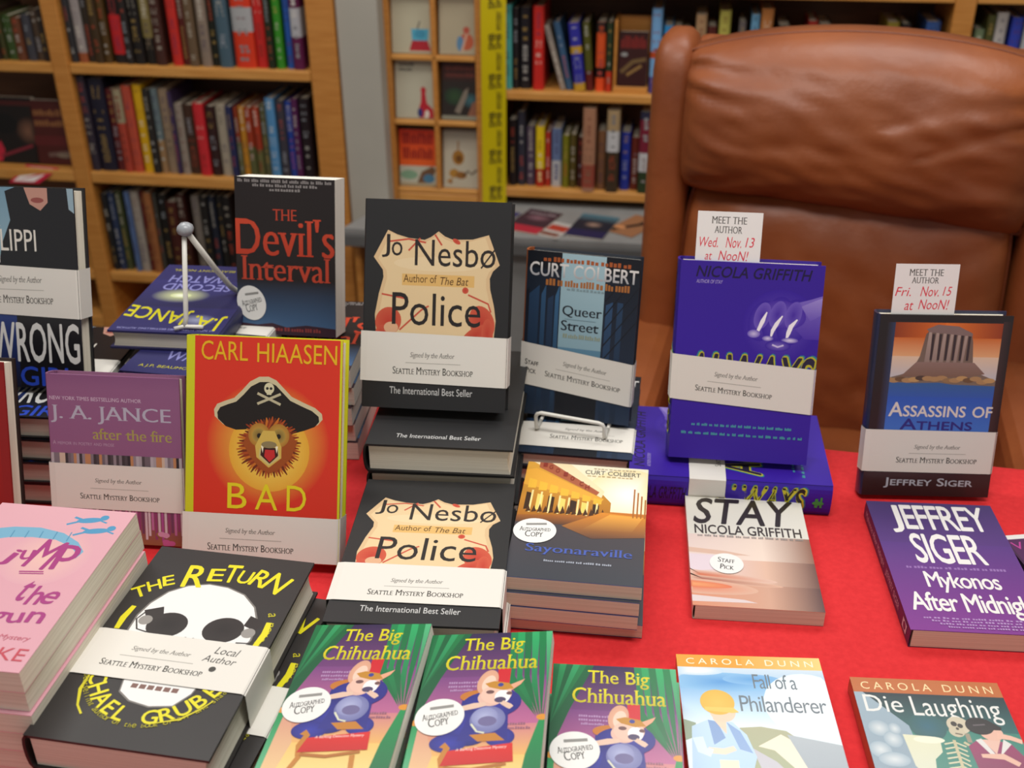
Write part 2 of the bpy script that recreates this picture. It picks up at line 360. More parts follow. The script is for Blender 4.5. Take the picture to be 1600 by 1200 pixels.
# ---------------------------------------------------------------- shelf books
def bands(spec):
    out=[]
    for q in spec.split(','):
        if ':' in q: c,r=q.split(':'); a,b=r.split('-'); out.append((float(a),float(b),c))
        else: out.append((0,1,q))
    return out
def shelf_book(w,h,d,spec,seed,style=''):
    """spine at y=0 facing -y, standing"""
    rs=random.Random(seed); m=MB(); bs=sorted(bands(spec)); col0=C(bs[0][2],SHELF_GAIN); n=6; bt=.0022; bul=min(.005,w*.16)
    cut=sorted(set([0,1]+[x for b in bs for x in b[:2]]))
    def cat(z):
        for a,b,c in bs:
            if a<=z<=b: return C(c,SHELF_GAIN)
        return col0
    for a,b in zip(cut,cut[1:]):
        c=cat((a+b)/2); P=[(-w/2+w*i/n,-bul*math.sqrt(max(0,1-(2*i/n-1)**2))) for i in range(n+1)]
        vs=[(x,y,a*h) for x,y in P]+[(x,y,b*h) for x,y in P]; m.add(vs,[(i,i+1,n+2+i,n+1+i) for i in range(n)],c)
        for x0,x1 in ((-w/2,-w/2+bt),(w/2-bt,w/2)): m.box(x0,x1,0,d,a*h,b*h,c)
    for z in (0,h): m.add([(-w/2+w*i/n,-bul*math.sqrt(max(0,1-(2*i/n-1)**2)),z) for i in range(n+1)],[tuple(range(n+1))],col0)
    m.box(-w/2+bt,w/2-bt,.001,d-.004,.003,h-.004,C('#cfc4ae'))
    # spine printing: bars and rows of marks
    base=cat(.5); lum=sum(base[:3])/3; ink=[tuple(.45*C(q,SHELF_GAIN*.8)[i]+.55*base[i] for i in range(3))+(1,) for q in (('#c9c0ae','#b8964e','#a9adb3','#c24c32','#d8d4ca') if lum<.12 else ('#2a2320','#e6dfce','#3b2a50','#6a2418'))]
    y=lambda x:-bul*math.sqrt(max(0,1-(2*x/w)**2))-.0004
    def q(x0,x1,z0,z1,c): m.add([(x0,y(x0),z0),(x1,y(x1),z0),(x1,y(x1),z1),(x0,y(x0),z1)],[(0,1,2,3)],c)
    c1=rs.choice(ink); c2=rs.choice(ink); z=h*rs.uniform(.08,.16); half=w*rs.uniform(.2,.3)
    stop=h*rs.uniform(.42,.6); k=0; gap=h*.05
    while z<h*.93:
        l=rs.uniform(.004,.010)
        if rs.random()<.6: q(-half*rs.uniform(.6,1),half*rs.uniform(.6,1),z,z+l,c1 if z<stop else c2)
        z+=l+.003
        if z>stop and not k: z+=gap; k=1; half=w*rs.uniform(.16,.34)
    return m.build('book',M['satin'],recalc=False)
def shelf_row(y0,base,D,items,where,group,depth=.15):
    for i,(x0,x1,h,lean,desc,spec) in enumerate(items):
        if y0==LC and x0>-1.3: x0=max(x0,-1.2305); x1=min(x1,-.5425)
        w=max(.011,x1-x0-.0012); o=shelf_book(w,h,depth,spec,hash_(desc+where)+i)
        xc=(x0+x1)/2; up=w/2*math.sin(R(abs(lean)))
        o.location=at(y0,xc,D+.004*((i*7)%3),base+.0004+up); o.rotation_euler=(0,R(lean),YW)
        l=items[i-1][4] if i else None
        tag(o,('%s book right of the %s one, %s'%(desc,l,where)) if l else '%s book, left end of the %s'%(desc,where),'book',group)
def hash_(s): return sum(ord(c)*(i+3) for i,c in enumerate(s))
L1=[
(-1.234, -1.211, 0.2, 0.0, 'grey and black', '#2a2a2c'),
(-1.209, -1.183, 0.177, 0.0, 'greyish white', '#8f8682:.15-1,#8a4a2a:0-.15'),
(-1.182, -1.161, 0.201, 0.0, 'black and gold', '#2b2118'),
(-1.159, -1.134, 0.202, 0.0, 'brown and black', '#3a2a16'),
(-1.133, -1.112, 0.196, 0.0, 'black and tan', '#4a3414'),
(-1.105, -1.07, 0.208, 0.0, 'black and red', '#1c1515:0-.12,#b01e20:.12-.62,#1c1515:.62-1'),
(-1.068, -1.047, 0.203, 0.0, 'charcoal', '#221d1b'),
(-1.046, -1.015, 0.204, 0.0, 'black', '#171312'),
(-1.013, -0.982, 0.204, 0.0, 'olive', '#17120e:0-.35,#77693c:.35-1'),
(-0.981, -0.951, 0.211, 0.0, 'dark brown', '#3c1f18'),
(-0.935, -0.907, 0.206, 0.0, 'bright red', '#b3271f'),
(-0.906, -0.886, 0.207, 0.0, 'dark red', '#4e1712'),
(-0.885, -0.858, 0.196, 0.0, 'mottled beige', '#5d4a35'),
(-0.852, -0.823, 0.202, 0.0, 'taupe', '#7b6c5e'),
(-0.822, -0.8, 0.203, 0.0, 'black and green', '#15180f'),
(-0.798, -0.762, 0.203, 0.0, 'slate blue', '#3f5561'),
(-0.753, -0.696, 0.21, 0.0, 'thick orange red', '#c23318:0-.45,#c23318:.75-1,#9a9a9a:.45-.75'),
(-0.695, -0.665, 0.211, 0.0, 'crimson', '#b3201c'),
(-0.662, -0.642, 0.212, 0.0, 'dark green', '#1b2413'),
(-0.639, -0.617, 0.212, 0.0, 'bright green', '#2f7d1e'),
(-0.61, -0.593, 0.207, 0.0, 'royal blue', '#1f4b94'),
(-0.59, -0.56, 0.213, 0.0, 'purple white labelled', '#57173f:0-.4,#a3a3a6:.4-.75,#57173f:.75-1'),
]
L2=[
(-1.238, -1.206, 0.27, 0.0, 'grey', '#2c2530'),
(-1.203, -1.155, 0.265, 0.0, 'navy', '#181626'),
(-1.153, -1.13, 0.235, 0.0, 'maroon', '#531a1a'),
(-1.129, -1.105, 0.237, 0.0, 'red and cream', '#9b3a2a:0-.6,#8d8266:.6-1'),
(-1.104, -1.076, 0.247, 0.0, 'coral red', '#a8442f'),
(-1.072, -1.045, 0.251, 0.0, 'bright yellow', '#c79a10'),
(-1.042, -1.02, 0.239, 0.0, 'black', '#26221f'),
(-1.018, -0.999, 0.243, 0.0, 'grey blue', '#5d6a6c:.4-1,#8a6c4a:0-.4'),
(-0.998, -0.969, 0.241, 0.0, 'tan', '#84705a'),
(-0.968, -0.957, 0.235, 0.0, 'violet', '#3a2c4a'),
(-0.954, -0.932, 0.202, 0.0, 'ash grey', '#84786c'),
(-0.93, -0.902, 0.2, 0.0, 'brown and black', '#3b2418'),
(-0.898, -0.867, 0.206, 0.0, 'scarlet', '#b5242a'),
(-0.864, -0.837, 0.199, 0.0, 'dark chocolate', '#2d1715'),
(-0.835, -0.806, 0.204, 0.0, 'cream', '#958a78'),
(-0.804, -0.785, 0.201, 0.0, 'navy', '#23274a'),
(-0.782, -0.77, 0.199, 0.0, 'green and rust', '#5a5a3a:0-.5,#7e3018:.5-1'),
(-0.769, -0.751, 0.199, 0.0, 'amber', '#b37a22'),
(-0.749, -0.729, 0.2, 0.0, 'rust', '#50522f:0-.45,#8a3018:.45-1'),
(-0.727, -0.709, 0.201, 0.0, 'red brown', '#5b5a33:0-.4,#96321b:.4-1'),
(-0.707, -0.689, 0.208, 0.0, 'olive', '#4f4f33'),
(-0.686, -0.66, 0.227, 0.0, 'light blue', '#4a7ea8'),
(-0.657, -0.633, 0.222, 0.0, 'dark grey', '#35323a'),
(-0.632, -0.613, 0.219, 0.0, 'blue', '#1d3a8a'),
(-0.612, -0.594, 0.229, 0.0, 'purple', '#4a1a44'),
(-0.592, -0.561, 0.23, 0.0, 'black', '#1c1216'),
]
L3=[
(-1.224, -1.206, 0.241, 0.0, 'black', '#1a1a1c'),
(-1.205, -1.185, 0.245, 0.0, 'dark blue', '#25304a'),
(-1.184, -1.165, 0.248, 0.0, 'green mottled', '#3e4428'),
(-1.151, -1.135, 0.25, 0.0, 'steel blue', '#4b5f85'),
(-1.134, -1.108, 0.251, 0.0, 'pale grey', '#8c8378'),
(-1.106, -1.092, 0.25, 0.0, 'dark red', '#57130f'),
(-1.091, -1.068, 0.25, 0.0, 'orange brown', '#8a5630'),
(-1.066, -1.054, 0.249, 0.0, 'grey and black', '#38352f'),
(-1.052, -1.025, 0.245, 0.0, 'black', '#15110f'),
(-1.024, -0.992, 0.227, 0.0, 'maroon mottled', '#3c1610'),
(-0.991, -0.967, 0.249, 0.0, 'brown', '#341610'),
(-0.948, -0.924, 0.245, 0.0, 'silver grey', '#6e655c'),
(-0.918, -0.896, 0.247, 0.0, 'black white lettered', '#191615'),
(-0.894, -0.874, 0.248, 0.0, 'blue and black', '#1a1e2a'),
(-0.871, -0.853, 0.249, 0.0, 'charcoal white lettered', '#1d1a18'),
(-0.85, -0.825, 0.25, 0.0, 'black', '#141010'),
]
LL1=[
(-1.517, -1.5, 0.147, 0.0, 'grey', '#3a3230'),
(-1.497, -1.478, 0.147, 0.0, 'brown', '#33241a'),
(-1.475, -1.458, 0.139, 0.0, 'olive', '#2f2a18'),
(-1.457, -1.44, 0.136, 0.0, 'dark brown', '#2a1c14'),
(-1.438, -1.423, 0.123, 0.0, 'moss', '#3a3a1c'),
(-1.421, -1.391, 0.12, 0.0, 'dark green', '#33481f'),
(-1.39, -1.364, 0.116, 0.0, 'rust brown', '#5e3520'),
(-1.361, -1.335, 0.125, 0.0, 'blue grey', '#3a3a40'),
(-1.334, -1.312, 0.138, 0.0, 'taupe', '#453528'),
(-1.311, -1.295, 0.139, 0.0, 'black', '#241a14'),
]
A=[
(-0.022, 0.0, 0.219, 0.0, 'teal', '#4fa6a0'),
(0.002, 0.018, 0.209, 0.0, 'black', '#1d1a1c'),
(0.02, 0.05, 0.212, 0.0, 'black grey lettered', '#17151a'),
(0.057, 0.086, 0.217, 0.0, 'bright red', '#b5231c'),
(0.131, 0.145, 0.173, -15.7, 'thin grey', '#8b8075'),
(0.147, 0.165, 0.179, -12.4, 'black and light blue', '#31506e'),
(0.169, 0.199, 0.177, -6.8, 'royal blue gold banded', '#b08a2a:.0-.12,#2a2a8c:.12-.55,#b08a2a:.55-.66,#2a2a8c:.66-1'),
(0.201, 0.22, 0.178, -5.0, 'black yellow lettered', '#5a1a14:0-.3,#4a4a16:.3-1'),
(0.224, 0.249, 0.179, 0.0, 'orange', '#d0481e:0-.2,#1c1413:.2-.35,#c44a1e:.35-.85,#2a2220:.85-1'),
(0.251, 0.267, 0.181, 0.0, 'dark green and red', '#b03018:0-.3,#23301c:.3-1'),
(0.366, 0.393, 0.217, 0.0, 'light blue', '#4a3f7a:0-.2,#6c9ac4:.2-.42,#a8431f:.42-.5,#6c9ac4:.5-1'),
(0.398, 0.422, 0.174, 0.0, 'bright blue', '#2d7fb4'),
(0.424, 0.444, 0.17, 0.0, 'cream', '#9a8a70'),
(0.446, 0.466, 0.161, 0.0, 'green', '#3a4a30'),
]
A2=[
(0.478, 0.506, 0.205, 0.0, 'tan', '#9a7a58'),
(0.509, 0.532, 0.176, 0.0, 'dark red', '#4a1c16'),
(0.537, 0.566, 0.215, 0.0, 'yellow and white', '#a8a04a'),
(0.587, 0.605, 0.19, 0.0, 'grey', '#5a5250'),
(0.617, 0.638, 0.208, 0.0, 'sky blue', '#5f8fae'),
(0.641, 0.672, 0.222, 0.0, 'orange tan', '#b0703a'),
(0.685, 0.716, 0.183, 0.0, 'dark brown', '#2d1a14'),
(0.759, 0.783, 0.195, 0.0, 'red', '#8a2018'),
(0.786, 0.819, 0.186, 0.0, 'black', '#1c1616'),
(0.951, 0.981, 0.198, 0.0, 'mustard', '#7a6a22'),
(0.987, 1.01, 0.194, 0.0, 'black', '#1a1a1a'),
(1.046, 1.081, 0.2, 0.0, 'blue', '#31508a'),
]
RR=[
(1.162, 1.185, 0.186, 0.0, 'pale green', '#6a7a5a'),
(1.188, 1.209, 0.22, 0.0, 'olive', '#4a4a22'),
(1.21, 1.238, 0.226, 0.0, 'white and red', '#b0aaa4:0.05-1,#9a3a22:0-.05'),
(1.246, 1.273, 0.216, 0.0, 'blue white lettered', '#2a3a9a'),
(1.277, 1.307, 0.196, 0.0, 'white', '#9fa0a0'),
(1.31, 1.336, 0.213, 0.0, 'dark grey', '#2a2a2c'),
]
B=[
(-0.01, 0.012, 0.186, 0.0, 'black', '#1a1414'),
(0.015, 0.036, 0.208, 0.0, 'black grey lettered', '#2a2a34'),
(0.039, 0.062, 0.167, 0.0, 'plum grey', '#4a3c4c'),
(0.066, 0.09, 0.171, 0.0, 'yellow and red', '#a02a16:0-.3,#d0b414:.3-1'),
(0.092, 0.106, 0.154, 0.0, 'red', '#a02a1c'),
(0.109, 0.137, 0.165, 0.0, 'white and blue', '#a8a8a8:0-.45,#5a6a8c:.45-1'),
(0.14, 0.158, 0.148, 0.0, 'black and lime', '#6c6a14'),
(0.16, 0.178, 0.151, 0.0, 'olive and black', '#50441a'),
(0.181, 0.197, 0.144, 0.0, 'dark red', '#3e1a16'),
(0.236, 0.259, 0.165, 0.0, 'brown', '#7a5438'),
(0.3, 0.326, 0.162, 0.0, 'blue', '#1f2f8a'),
(0.329, 0.35, 0.148, 0.0, 'rust and black', '#5e2216'),
]
B2=[
(0.197, 0.232, 0.231, 0.0, 'tall tan', '#8a4030:.05-.33,#9a6e54:.33-1,#9a6e54:0-.05'),
(0.262, 0.296, 0.228, 0.0, 'tan and dark', '#3a2c1c:0-.5,#b4b4b4:.5-.75,#9c8460:.75-1'),
(0.35, 0.382, 0.226, 0.0, 'dark white labelled', '#26361e:0-.27,#b4b4b4:.27-.5,#6e1c2e:.5-.9,#26263a:.9-1'),
]
shelf_row(LC,.072,.02,L1,'top left-bookcase shelf','books on the top shelf of the left bookcase')
shelf_row(LC,-.236,.02,L2,'middle left-bookcase shelf','books on the middle shelf of the left bookcase')
shelf_row(LC,-.548,.02,L3,'low left-bookcase shelf','books on the low shelf of the left bookcase')
shelf_row(LC,.072,.02,LL1,'far-left bay shelf','books in the far left bay')
shelf_row(CC,.02,.03,A,'upper centre shelf','books on the upper centre shelf',.14)
shelf_row(CC,.02,.03,A2,'shelf above the armchair','books behind the armchair top',.14)
shelf_row(CC,.02,.03,RR,'far-right shelf','books on the far right shelf',.14)
shelf_row(CC,-.25,.03,B,'lower centre shelf','books on the lower centre shelf',.14)
shelf_row(CC,-.25,.005,B2,'lower centre shelf edge','tall books at the lower centre shelf edge',.16)

# ---------------------------------------------------------------- face-out books in the pigeonholes and far left bay
def faceout(label,X,base,w,h,t,cv,spine,y0=CC,D=.012,tilt=84,hard=False,group='face-out paperbacks in the pigeonholes',yaw=0):
    o=book('book',label,w,h,t,hard,cv,spine,group=group,mat='satin'); p=at(y0,X,D,base)
    return place(o,p.x,p.y,base+t*math.cos(R(tilt))+.0005,math.degrees(YW)+yaw,tilt)
G=SHELF_GAIN
cv=Canvas(.106,.165,'#b5ae94'); cv.p([(.5,.62),(.95,.62),(.92,.80),(.52,.80)],'#4fa0b8').p([(.52,.80),(.92,.80),(1,.96),(.44,.96)],'#a8242e').e(.72,.7,.14,.1,'#3f8aa6').st([(.66,.62),(.72,.50)],.03,'#444')
faceout('cream paperback with blue and red flask, upper left pigeonhole',-.269,.108,.106,.165,.02,cv,'#c9c0a8')
cv=Canvas(.098,.165,'#ab9f84'); cv.e(.75,.8,.2,.22,'#b85a3c').e(.58,.83,.1,.2,'#5a82a0').st([(.62,.95),(.8,.6)],.06,'#c8a088').e(.75,.62,.09,.09,'#b0503c')
faceout('cream paperback with small red and blue figure, upper right pigeonhole',-.144,.108,.098,.165,.02,cv,'#c9c0a8')
cv=Canvas(.106,.158,'#b5b09a'); cv.dash(.1,.06,.5,.12,'#55534e',3).dash(.1,.15,.45,.2,'#55534e',2).p([(.68,.50),(.78,.56),(.82,.74),(.98,.84),(1,.99),(.84,.99),(.80,.88),(.72,.99),(.62,.99),(.6,.84),(.66,.72)],'#b3202c').e(.64,.9,.07,.12,'#2c2f6a').e(.73,.52,.07,.09,'#b3202c').e(.82,.92,.06,.1,'#d8cfc0')
faceout('cream paperback with tall red figure, middle left pigeonhole',-.268,-.068,.106,.158,.022,cv,'#b8b29c')
cv=Canvas(.100,.156,'#2a2420'); cv.r(0,0,1,.34,'#4a2a24','#33201c').e(.35,.6,.28,.24,'#2f4a2c','#243226').e(.8,.66,.24,.2,'#3f6a70','#2a3a3c').p([(.35,.86),(.62,.5),(.74,.44),(.7,.6),(.5,.9)],'#7d7264').p([(.7,.95),(.85,.7),(1,.66),(1,.95)],'#8a5a44').r(0,.93,1,1,'#8a8a78').dash(.1,.08,.9,.16,'#6a332a',4).dash(.1,.2,.9,.27,'#6a332a',3)
faceout('dark green and brown picture paperback, middle right pigeonhole',-.142,-.068,.100,.156,.024,cv,'#5b7f92')
cv=Canvas(.108,.160,'#b3b09c'); cv.r(0,0,1,.64,'#c9321a','#d85a1c').dash(.08,.06,.92,.26,'#8a1c12',3).dash(.08,.32,.92,.52,'#8a1c12',3).e(.25,.8,.24,.12,'#7a9a7c').p([(.45,.98),(.6,.74),(.9,.64),(1,.7),(.8,.98)],'#6a4a30').e(.8,.86,.16,.12,'#46738c').r(0,.94,1,1,'#a89878')
faceout('red-orange topped picture paperback, bottom left pigeonhole',-.268,-.262,.104,.160,.016,cv,'#a8874a')
cv=Canvas(.104,.165,'#b5ac96'); cv.r(0,0,1,.35,'#8f8676','#b0a692').st([(.42,.2),(.42,.35)],.04,'#8a5a20').e(.42,.48,.17,.2,'#9a6a28').e(.44,.5,.09,.1,'#6a4214').e(.3,.75,.14,.12,'#a87830').e(.5,.78,.16,.1,'#8a5a24').st([(.55,.8),(.7,.7),(.8,.76),(.95,.68)],.05,'#4a3420').st([(.25,.84),(.1,.9)],.05,'#a87830').e(.2,.9,.05,.05,'#8a5a24')
faceout('white paperback with ornate golden emblem, bottom right pigeonhole',-.144,-.262,.1,.165,.016,cv,'#b8924a')
# wooden box display with a dark red paperback on the upper centre shelf
ws=thing('display_stand','small pine box stand on the upper centre shelf','display stand',at(CC,.317,.03,.02),(0,0,YW))
MB().box(-.046,.046,.0,.11,0,.016).build('base_board',M['wood_h'],ws,.002); MB().box(-.046,-.038,.0,.11,.0165,.186).build('side_board',M['wood'],ws,.002); MB().box(-.037,.046,.07,.08,.0165,.186).build('back_board',M['wood'],ws,.002)
cv=Canvas(.076,.138,'#33110f'); cv.dash(.06,.08,.94,.3,'#7c1f1a',4).e(.2,.42,.12,.07,'#8a8a88').st([(.1,.75),(.5,.55),(.95,.5)],.14,'#6a5230').st([(.3,.8),(.8,.62)],.1,'#8a6a3a')
faceout('dark red paperback in the pine box stand on upper shelf',.321,.0365,.076,.138,.014,cv,'#4a1814',D=.03,group='face-out paperbacks')
# far left bay
cv=Canvas(.13,.19,'#1a1312'); cv.e(.85,.5,.3,.3,'#7a5440','#2a1a16').r(0,.05,1,.12,'#4a1a18').p([(0,.75),(.12,.66),(.2,.8),(.1,.98),(0,.98)],'#b8243a').st([(.1,.9),(.9,.72)],.07,'#7a2430').e(.3,.4,.3,.22,'#0f0d0e')
faceout('black face-out book with reddish strip, far left bay',-1.475,-.236,.13,.19,.02,cv,'#2a1a18',y0=LC,D=.045,group='face-out books in the far left bay')
cv=Canvas(.125,.185,'#4a1814'); cv.dash(.05,.14,.95,.24,'#8a5a34',4).dash(.05,.3,.95,.4,'#8a5a34',3).r(0,.55,1,.7,'#5a1c1c').st([(.3,.85),(.9,.8)],.1,'#6a5048').e(.7,.85,.2,.06,'#7a6a5a')
faceout('dark red face-out book, far left bay above the red tag',-1.352,-.236,.125,.185,.02,cv,'#3a1411',y0=LC,D=.045,group='face-out books in the far left bay')
# red shelf tag over the far left shelf edge
tg=thing('shelf_tag','red shelf tag with white label on far left shelf edge','sign',at(LC,-1.415,0,-.2345),(0,0,YW))
m=MB(); m.add([(-.07,-.012,-.04),(.03,-.02,-.036),(.085,.012,.003),(-.03,.03,.003)],[(0,1,2,3)]); m.add([(-.07,-.012,-.0405),(.03,-.02,-.0365),(.085,.012,.0024),(-.03,.03,.0024)],[(3,2,1,0)])
m.c=[[C('#b5203a')]*4]*2; m.build('tag_card',M['satin'],tg)
m=MB(); q=lambda a,b:tuple((1-b)*((1-a)*Vector((-.07,-.012,-.0397))+a*Vector((.03,-.02,-.0357)))+b*((1-a)*Vector((-.03,.03,.0034))+a*Vector((.085,.012,.0034))))
m.add([q(.1,.08),q(.78,.08),q(.86,.9),q(.18,.9)],[(0,1,2,3)],C('#d8d0cc')); m.add([q(.36,.3),q(.6,.3),q(.64,.7),q(.4,.7)],[(0,1,2,3)],C('#b86a70')); m.build('label',M['satin'],tg)

# yellow tape down the bookcase upright
tp=MB(); nseg=24; L_=1.45; ty=lambda z:-.006-.004*math.sin(z*9)
def tape_pt(u,zz,e=0): return (-.077+u*.066+.0025*math.sin(zz*5), ty(zz)-e-.003*math.cos(u*PI), zz)
zs=[-.297+L_*i/nseg for i in range(nseg+1)]
tp.add([tape_pt(u,z) for z in zs for u in (0,.33,.66,1)],[(i*4+j,i*4+j+1,(i+1)*4+j+1,(i+1)*4+j) for i in range(nseg) for j in range(3)],C('#c8b400'),0,True)
def tape_text(txt,za,zb,u0,u1,style):
    vs,fs,a,b,d,e=glyphs(txt,style)     # reads upward
    tp.add([tape_pt(u1-(u1-u0)*(y-d)/(e-d) if 0 else u0+(u1-u0)*(1-(y-d)/(e-d)),za+(zb-za)*(x-a)/(b-a),.0008+l*1e-5) for x,y,l in vs],fs,C('#1c1a12'))
for k in range(7):
    z=-.285+.098*k*1.06
    tape_text('SMB',z,z+.042,.30,.56,'b'); tape_text('SMB',z+.002,z+.042,.60,.82,'b'); tape_text('MYSTERY',z+.05,z+.098,.62,.82,'s')
o=tp.build('barrier_tape',M['satin'],recalc=False); o.location=at(CC,0,0,0); o.rotation_euler=(0,0,YW)
tag(o,'yellow barrier tape with black lettering hanging down the bookcase upright','tape')

# leaflets on the counter
def leaflet(label,X,D,w,h,rz,cv,t=.004):
    o=book('booklet',label,w,h,t,False,cv,'#2a2a30',group='booklets on the grey counter',cat='booklet'); p=at(CC,X,D,-.30)
    return place(o,p.x,p.y,-.30+t+.0006,math.degrees(YW)+rz,0)
cv=Canvas(.12,.17,'#2a2f66'); cv.r(0,0,1,.3,'#3a3a6a').p([(.1,.1),(.5,.05),(.4,.4),(.15,.5)],'#8a7aa0').r(0,.86,1,1,'#b8bcc8'); leaflet('blue booklet lying by the foot of the yellow tape',-.085,-.20,.12,.17,-25,cv)
cv=Canvas(.10,.17,'#3c2834'); cv.e(.5,.35,.4,.25,'#8a6470','#3c2834').r(0,.72,1,1,'#b02a3c').dash(.1,.1,.9,.2,'#8a7a80',3); leaflet('dark pink booklet with red foot on the counter',.055,-.205,.10,.17,-18,cv)
cv=Canvas(.085,.12,'#b8b4ae'); cv.r(.1,.2,.9,.55,'#b03a28').r(.1,.7,.9,.9,'#7a4434'); leaflet('small white and red leaflet on the counter',.125,-.225,.07,.11,-24,cv,.001)
cv=Canvas(.12,.18,'#1c2230'); cv.r(0,0,1,.3,'#4f7a88','#25303c').e(.5,.45,.25,.18,'#a88a78','#2a2a34').r(0,.7,1,1,'#22224a'); leaflet('dark blue booklet with teal head on the counter',.225,-.222,.105,.17,-12,cv)
cv=Canvas(.09,.16,'#9a6a48'); cv.st([(.1,.9),(.5,.5),(.9,.1)],.2,'#241a18').e(.7,.3,.2,.15,'#3a2620').e(.2,.7,.2,.15,'#c88a5a'); leaflet('tan and black leaflet lying nearest the armchair',.315,-.18,.085,.15,-30,cv,.0015)

# ---------------------------------------------------------------- leather armchair
ch=thing('armchair','brown leather reclining armchair with puffy headrest behind the table','armchair',(.572,1.83,0),(0,0,R(-15)))
def cushion(name,x0,x1,z0,z1,d,back,crown=0,sag=0,pl=5,pv=3,lean=0,seed=0,fold=(),nx=56,nz=44,taper=0):
    m=MB(); vs=[];n1=nx+1
    def pt(i,j,s):
        u=-1+2*i/nx; v=-1+2*j/nz; zc=(z0+z1)/2; hz=(z1-z0)/2
        k=(max(0,1-abs(u)**pl)*max(0,1-abs(v)**pv))**.5
        zc-=.022*(u+1)*max(0,-v)*(1 if name=='headrest' else 0); x=(x0+x1)/2+(x1-x0)/2*u*(1-taper*v)*(1-.03*abs(v)**6); z=zc+hz*v*(1-.05*abs(u)**6)+crown*(1-u*u)*max(0,v)+sag*(1-u*u)*min(0,v)
        p=noise.noise(Vector((u*2.3+seed,v*1.7,seed)))*.010+noise.noise(Vector((u*6+v*5+seed,v*4-u*2,seed*2)))*.0045
        f=0
        for (fu,fv,du,dv,wd,am) in fold:
            a=(u-fu)*du+(v-fv)*dv; b=-(u-fu)*dv+(v-fv)*du
            if a>0: f-=am*math.exp(-(b/(wd*(1+a*2)))**2)*math.exp(-a*3.2)
        y=(-(d)*k-(p+f)*k) if s else back
        return (x,y+lean*(z),z+T)
    for s in (1,0): vs+=[pt(i,j,s) for j in range(nz+1) for i in range(n1)]
    o_=n1*(nz+1); fs=[]
    for j in range(nz):
        for i in range(nx): a=j*n1+i; fs+=[(a,a+1,a+n1+1,a+n1),(o_+a+n1,o_+a+n1+1,o_+a+1,o_+a)]
    rim=[i for i in range(n1)]+[j*n1+nx for j in range(1,nz+1)]+[nz*n1+i for i in range(nx-1,-1,-1)]+[j*n1 for j in range(nz-1,0,-1)]
    fs+=[(rim[k],o_+rim[k],o_+rim[(k+1)%len(rim)],rim[(k+1)%len(rim)]) for k in range(len(rim))]
    m.add(vs,fs,(1,1,1,1),0,True); return m.build(name,M['leather'],ch),[pt(i%n1,i//n1,1) for i in rim]
LN=.06
hd,rim=cushion('headrest',-.285,.305,.118,.360,.115,.06,crown=.036,sag=-.012,pl=7,pv=2.6,lean=LN,seed=3,
   fold=((-1,.80,.95,-.32,.06,.05),(-1,.55,.9,-.45,.05,.02),(-.95,.85,.8,.1,.05,.016),(-.9,-.8,.8,.55,.06,.02),(-.55,-1,.6,.8,.05,.016),(-.1,-1,.7,.7,.05,.014),(.35,-1,.75,.66,.06,.014),(.98,.6,-.9,-.25,.06,.022),(1,.35,-.95,-.4,.05,.018),(1,-.5,-.8,.5,.06,.016),(.1,.2,.9,.5,.035,.006),(.3,-.1,.8,.6,.03,.007)))
MB().tube(rim,.0022,6,closed=True).build('piping',M['leather_dark'],hd)
bk,rim=cushion('back_cushion',-.272,.295,-.36,.130,.075,.08,crown=.012,pl=6,pv=5,lean=LN,seed=9,taper=.035,fold=((-1,.9,.9,-.5,.05,.012),(.95,.8,-.9,-.6,.06,.016),(.2,-.4,.6,.8,.05,.008)))
MB().tube(rim,.0035,6,closed=True).build('piping',M['leather_dark'],bk)
def bolster(sx):
    m=MB(); P=[]; n=14; xs=-.304 if sx<0 else .335
    prof=[(-.58,.044),(-.3,.044),(-.12,.044),(.1,.044),(.25,.044),(.315,.0435),(.342,.041),(.362,.034),(.374,.022),(.378,.004)]
    vs=[];K=18
    for z,r in prof:
        lift=.0
        for k in range(K):
            a=2*PI*k/K; cx=math.copysign(abs(math.cos(a))**.6,math.cos(a)); cy=math.copysign(abs(math.sin(a))**.6,math.sin(a))
            vs.append((xs+r*cx*.92,.055+cy*(r*1.9)+LN*z,z+T))
    fs=[(i*K+k,i*K+(k+1)%K,(i+1)*K+(k+1)%K,(i+1)*K+k) for i in range(len(prof)-1) for k in range(K)]+[tuple(range(K))[::-1],tuple((len(prof)-1)*K+k for k in range(K))]
    m.add(vs,fs,(1,1,1,1),0,True); o=m.build('side_bolster',M['leather'],ch)
    sm=MB(); sm.tube([(xs-.034*sx*0-.0,-.017+LN*z-.004,z+T) for z in (-.5,-.2,0,.2,.33)],.002,6); sm.build('seam',M['leather_dark'],o)
bolster(-1); bolster(1)
m=MB(); m.box(-.28,.30,.082,.15,.30,T+.36); m.build('back_panel',M['leather'],ch,.02)
m=MB(); m.box(-.25,.28,-.50,.02,.30,.45); m.build('seat_cushion',M['leather'],ch,.05)
for sx in (-1,1):
    m=MB(); a,b=(-.375,-.258) if sx<0 else (.288,.405); m.box(a,b,-.43,.10,.12,T-.14); m.build('armrest',M['leather'],ch,.035)
m=MB(); m.box(-.25,.28,-.46,.08,.10,.295); m.build('seat_base',M['leather'],ch,.02)
for x in (-.3,.3):
    for y in (-.45,.05): MB().tube([(x,y,0),(x,y,.119)],[.018,.024],10).build('foot',M['black'],ch)
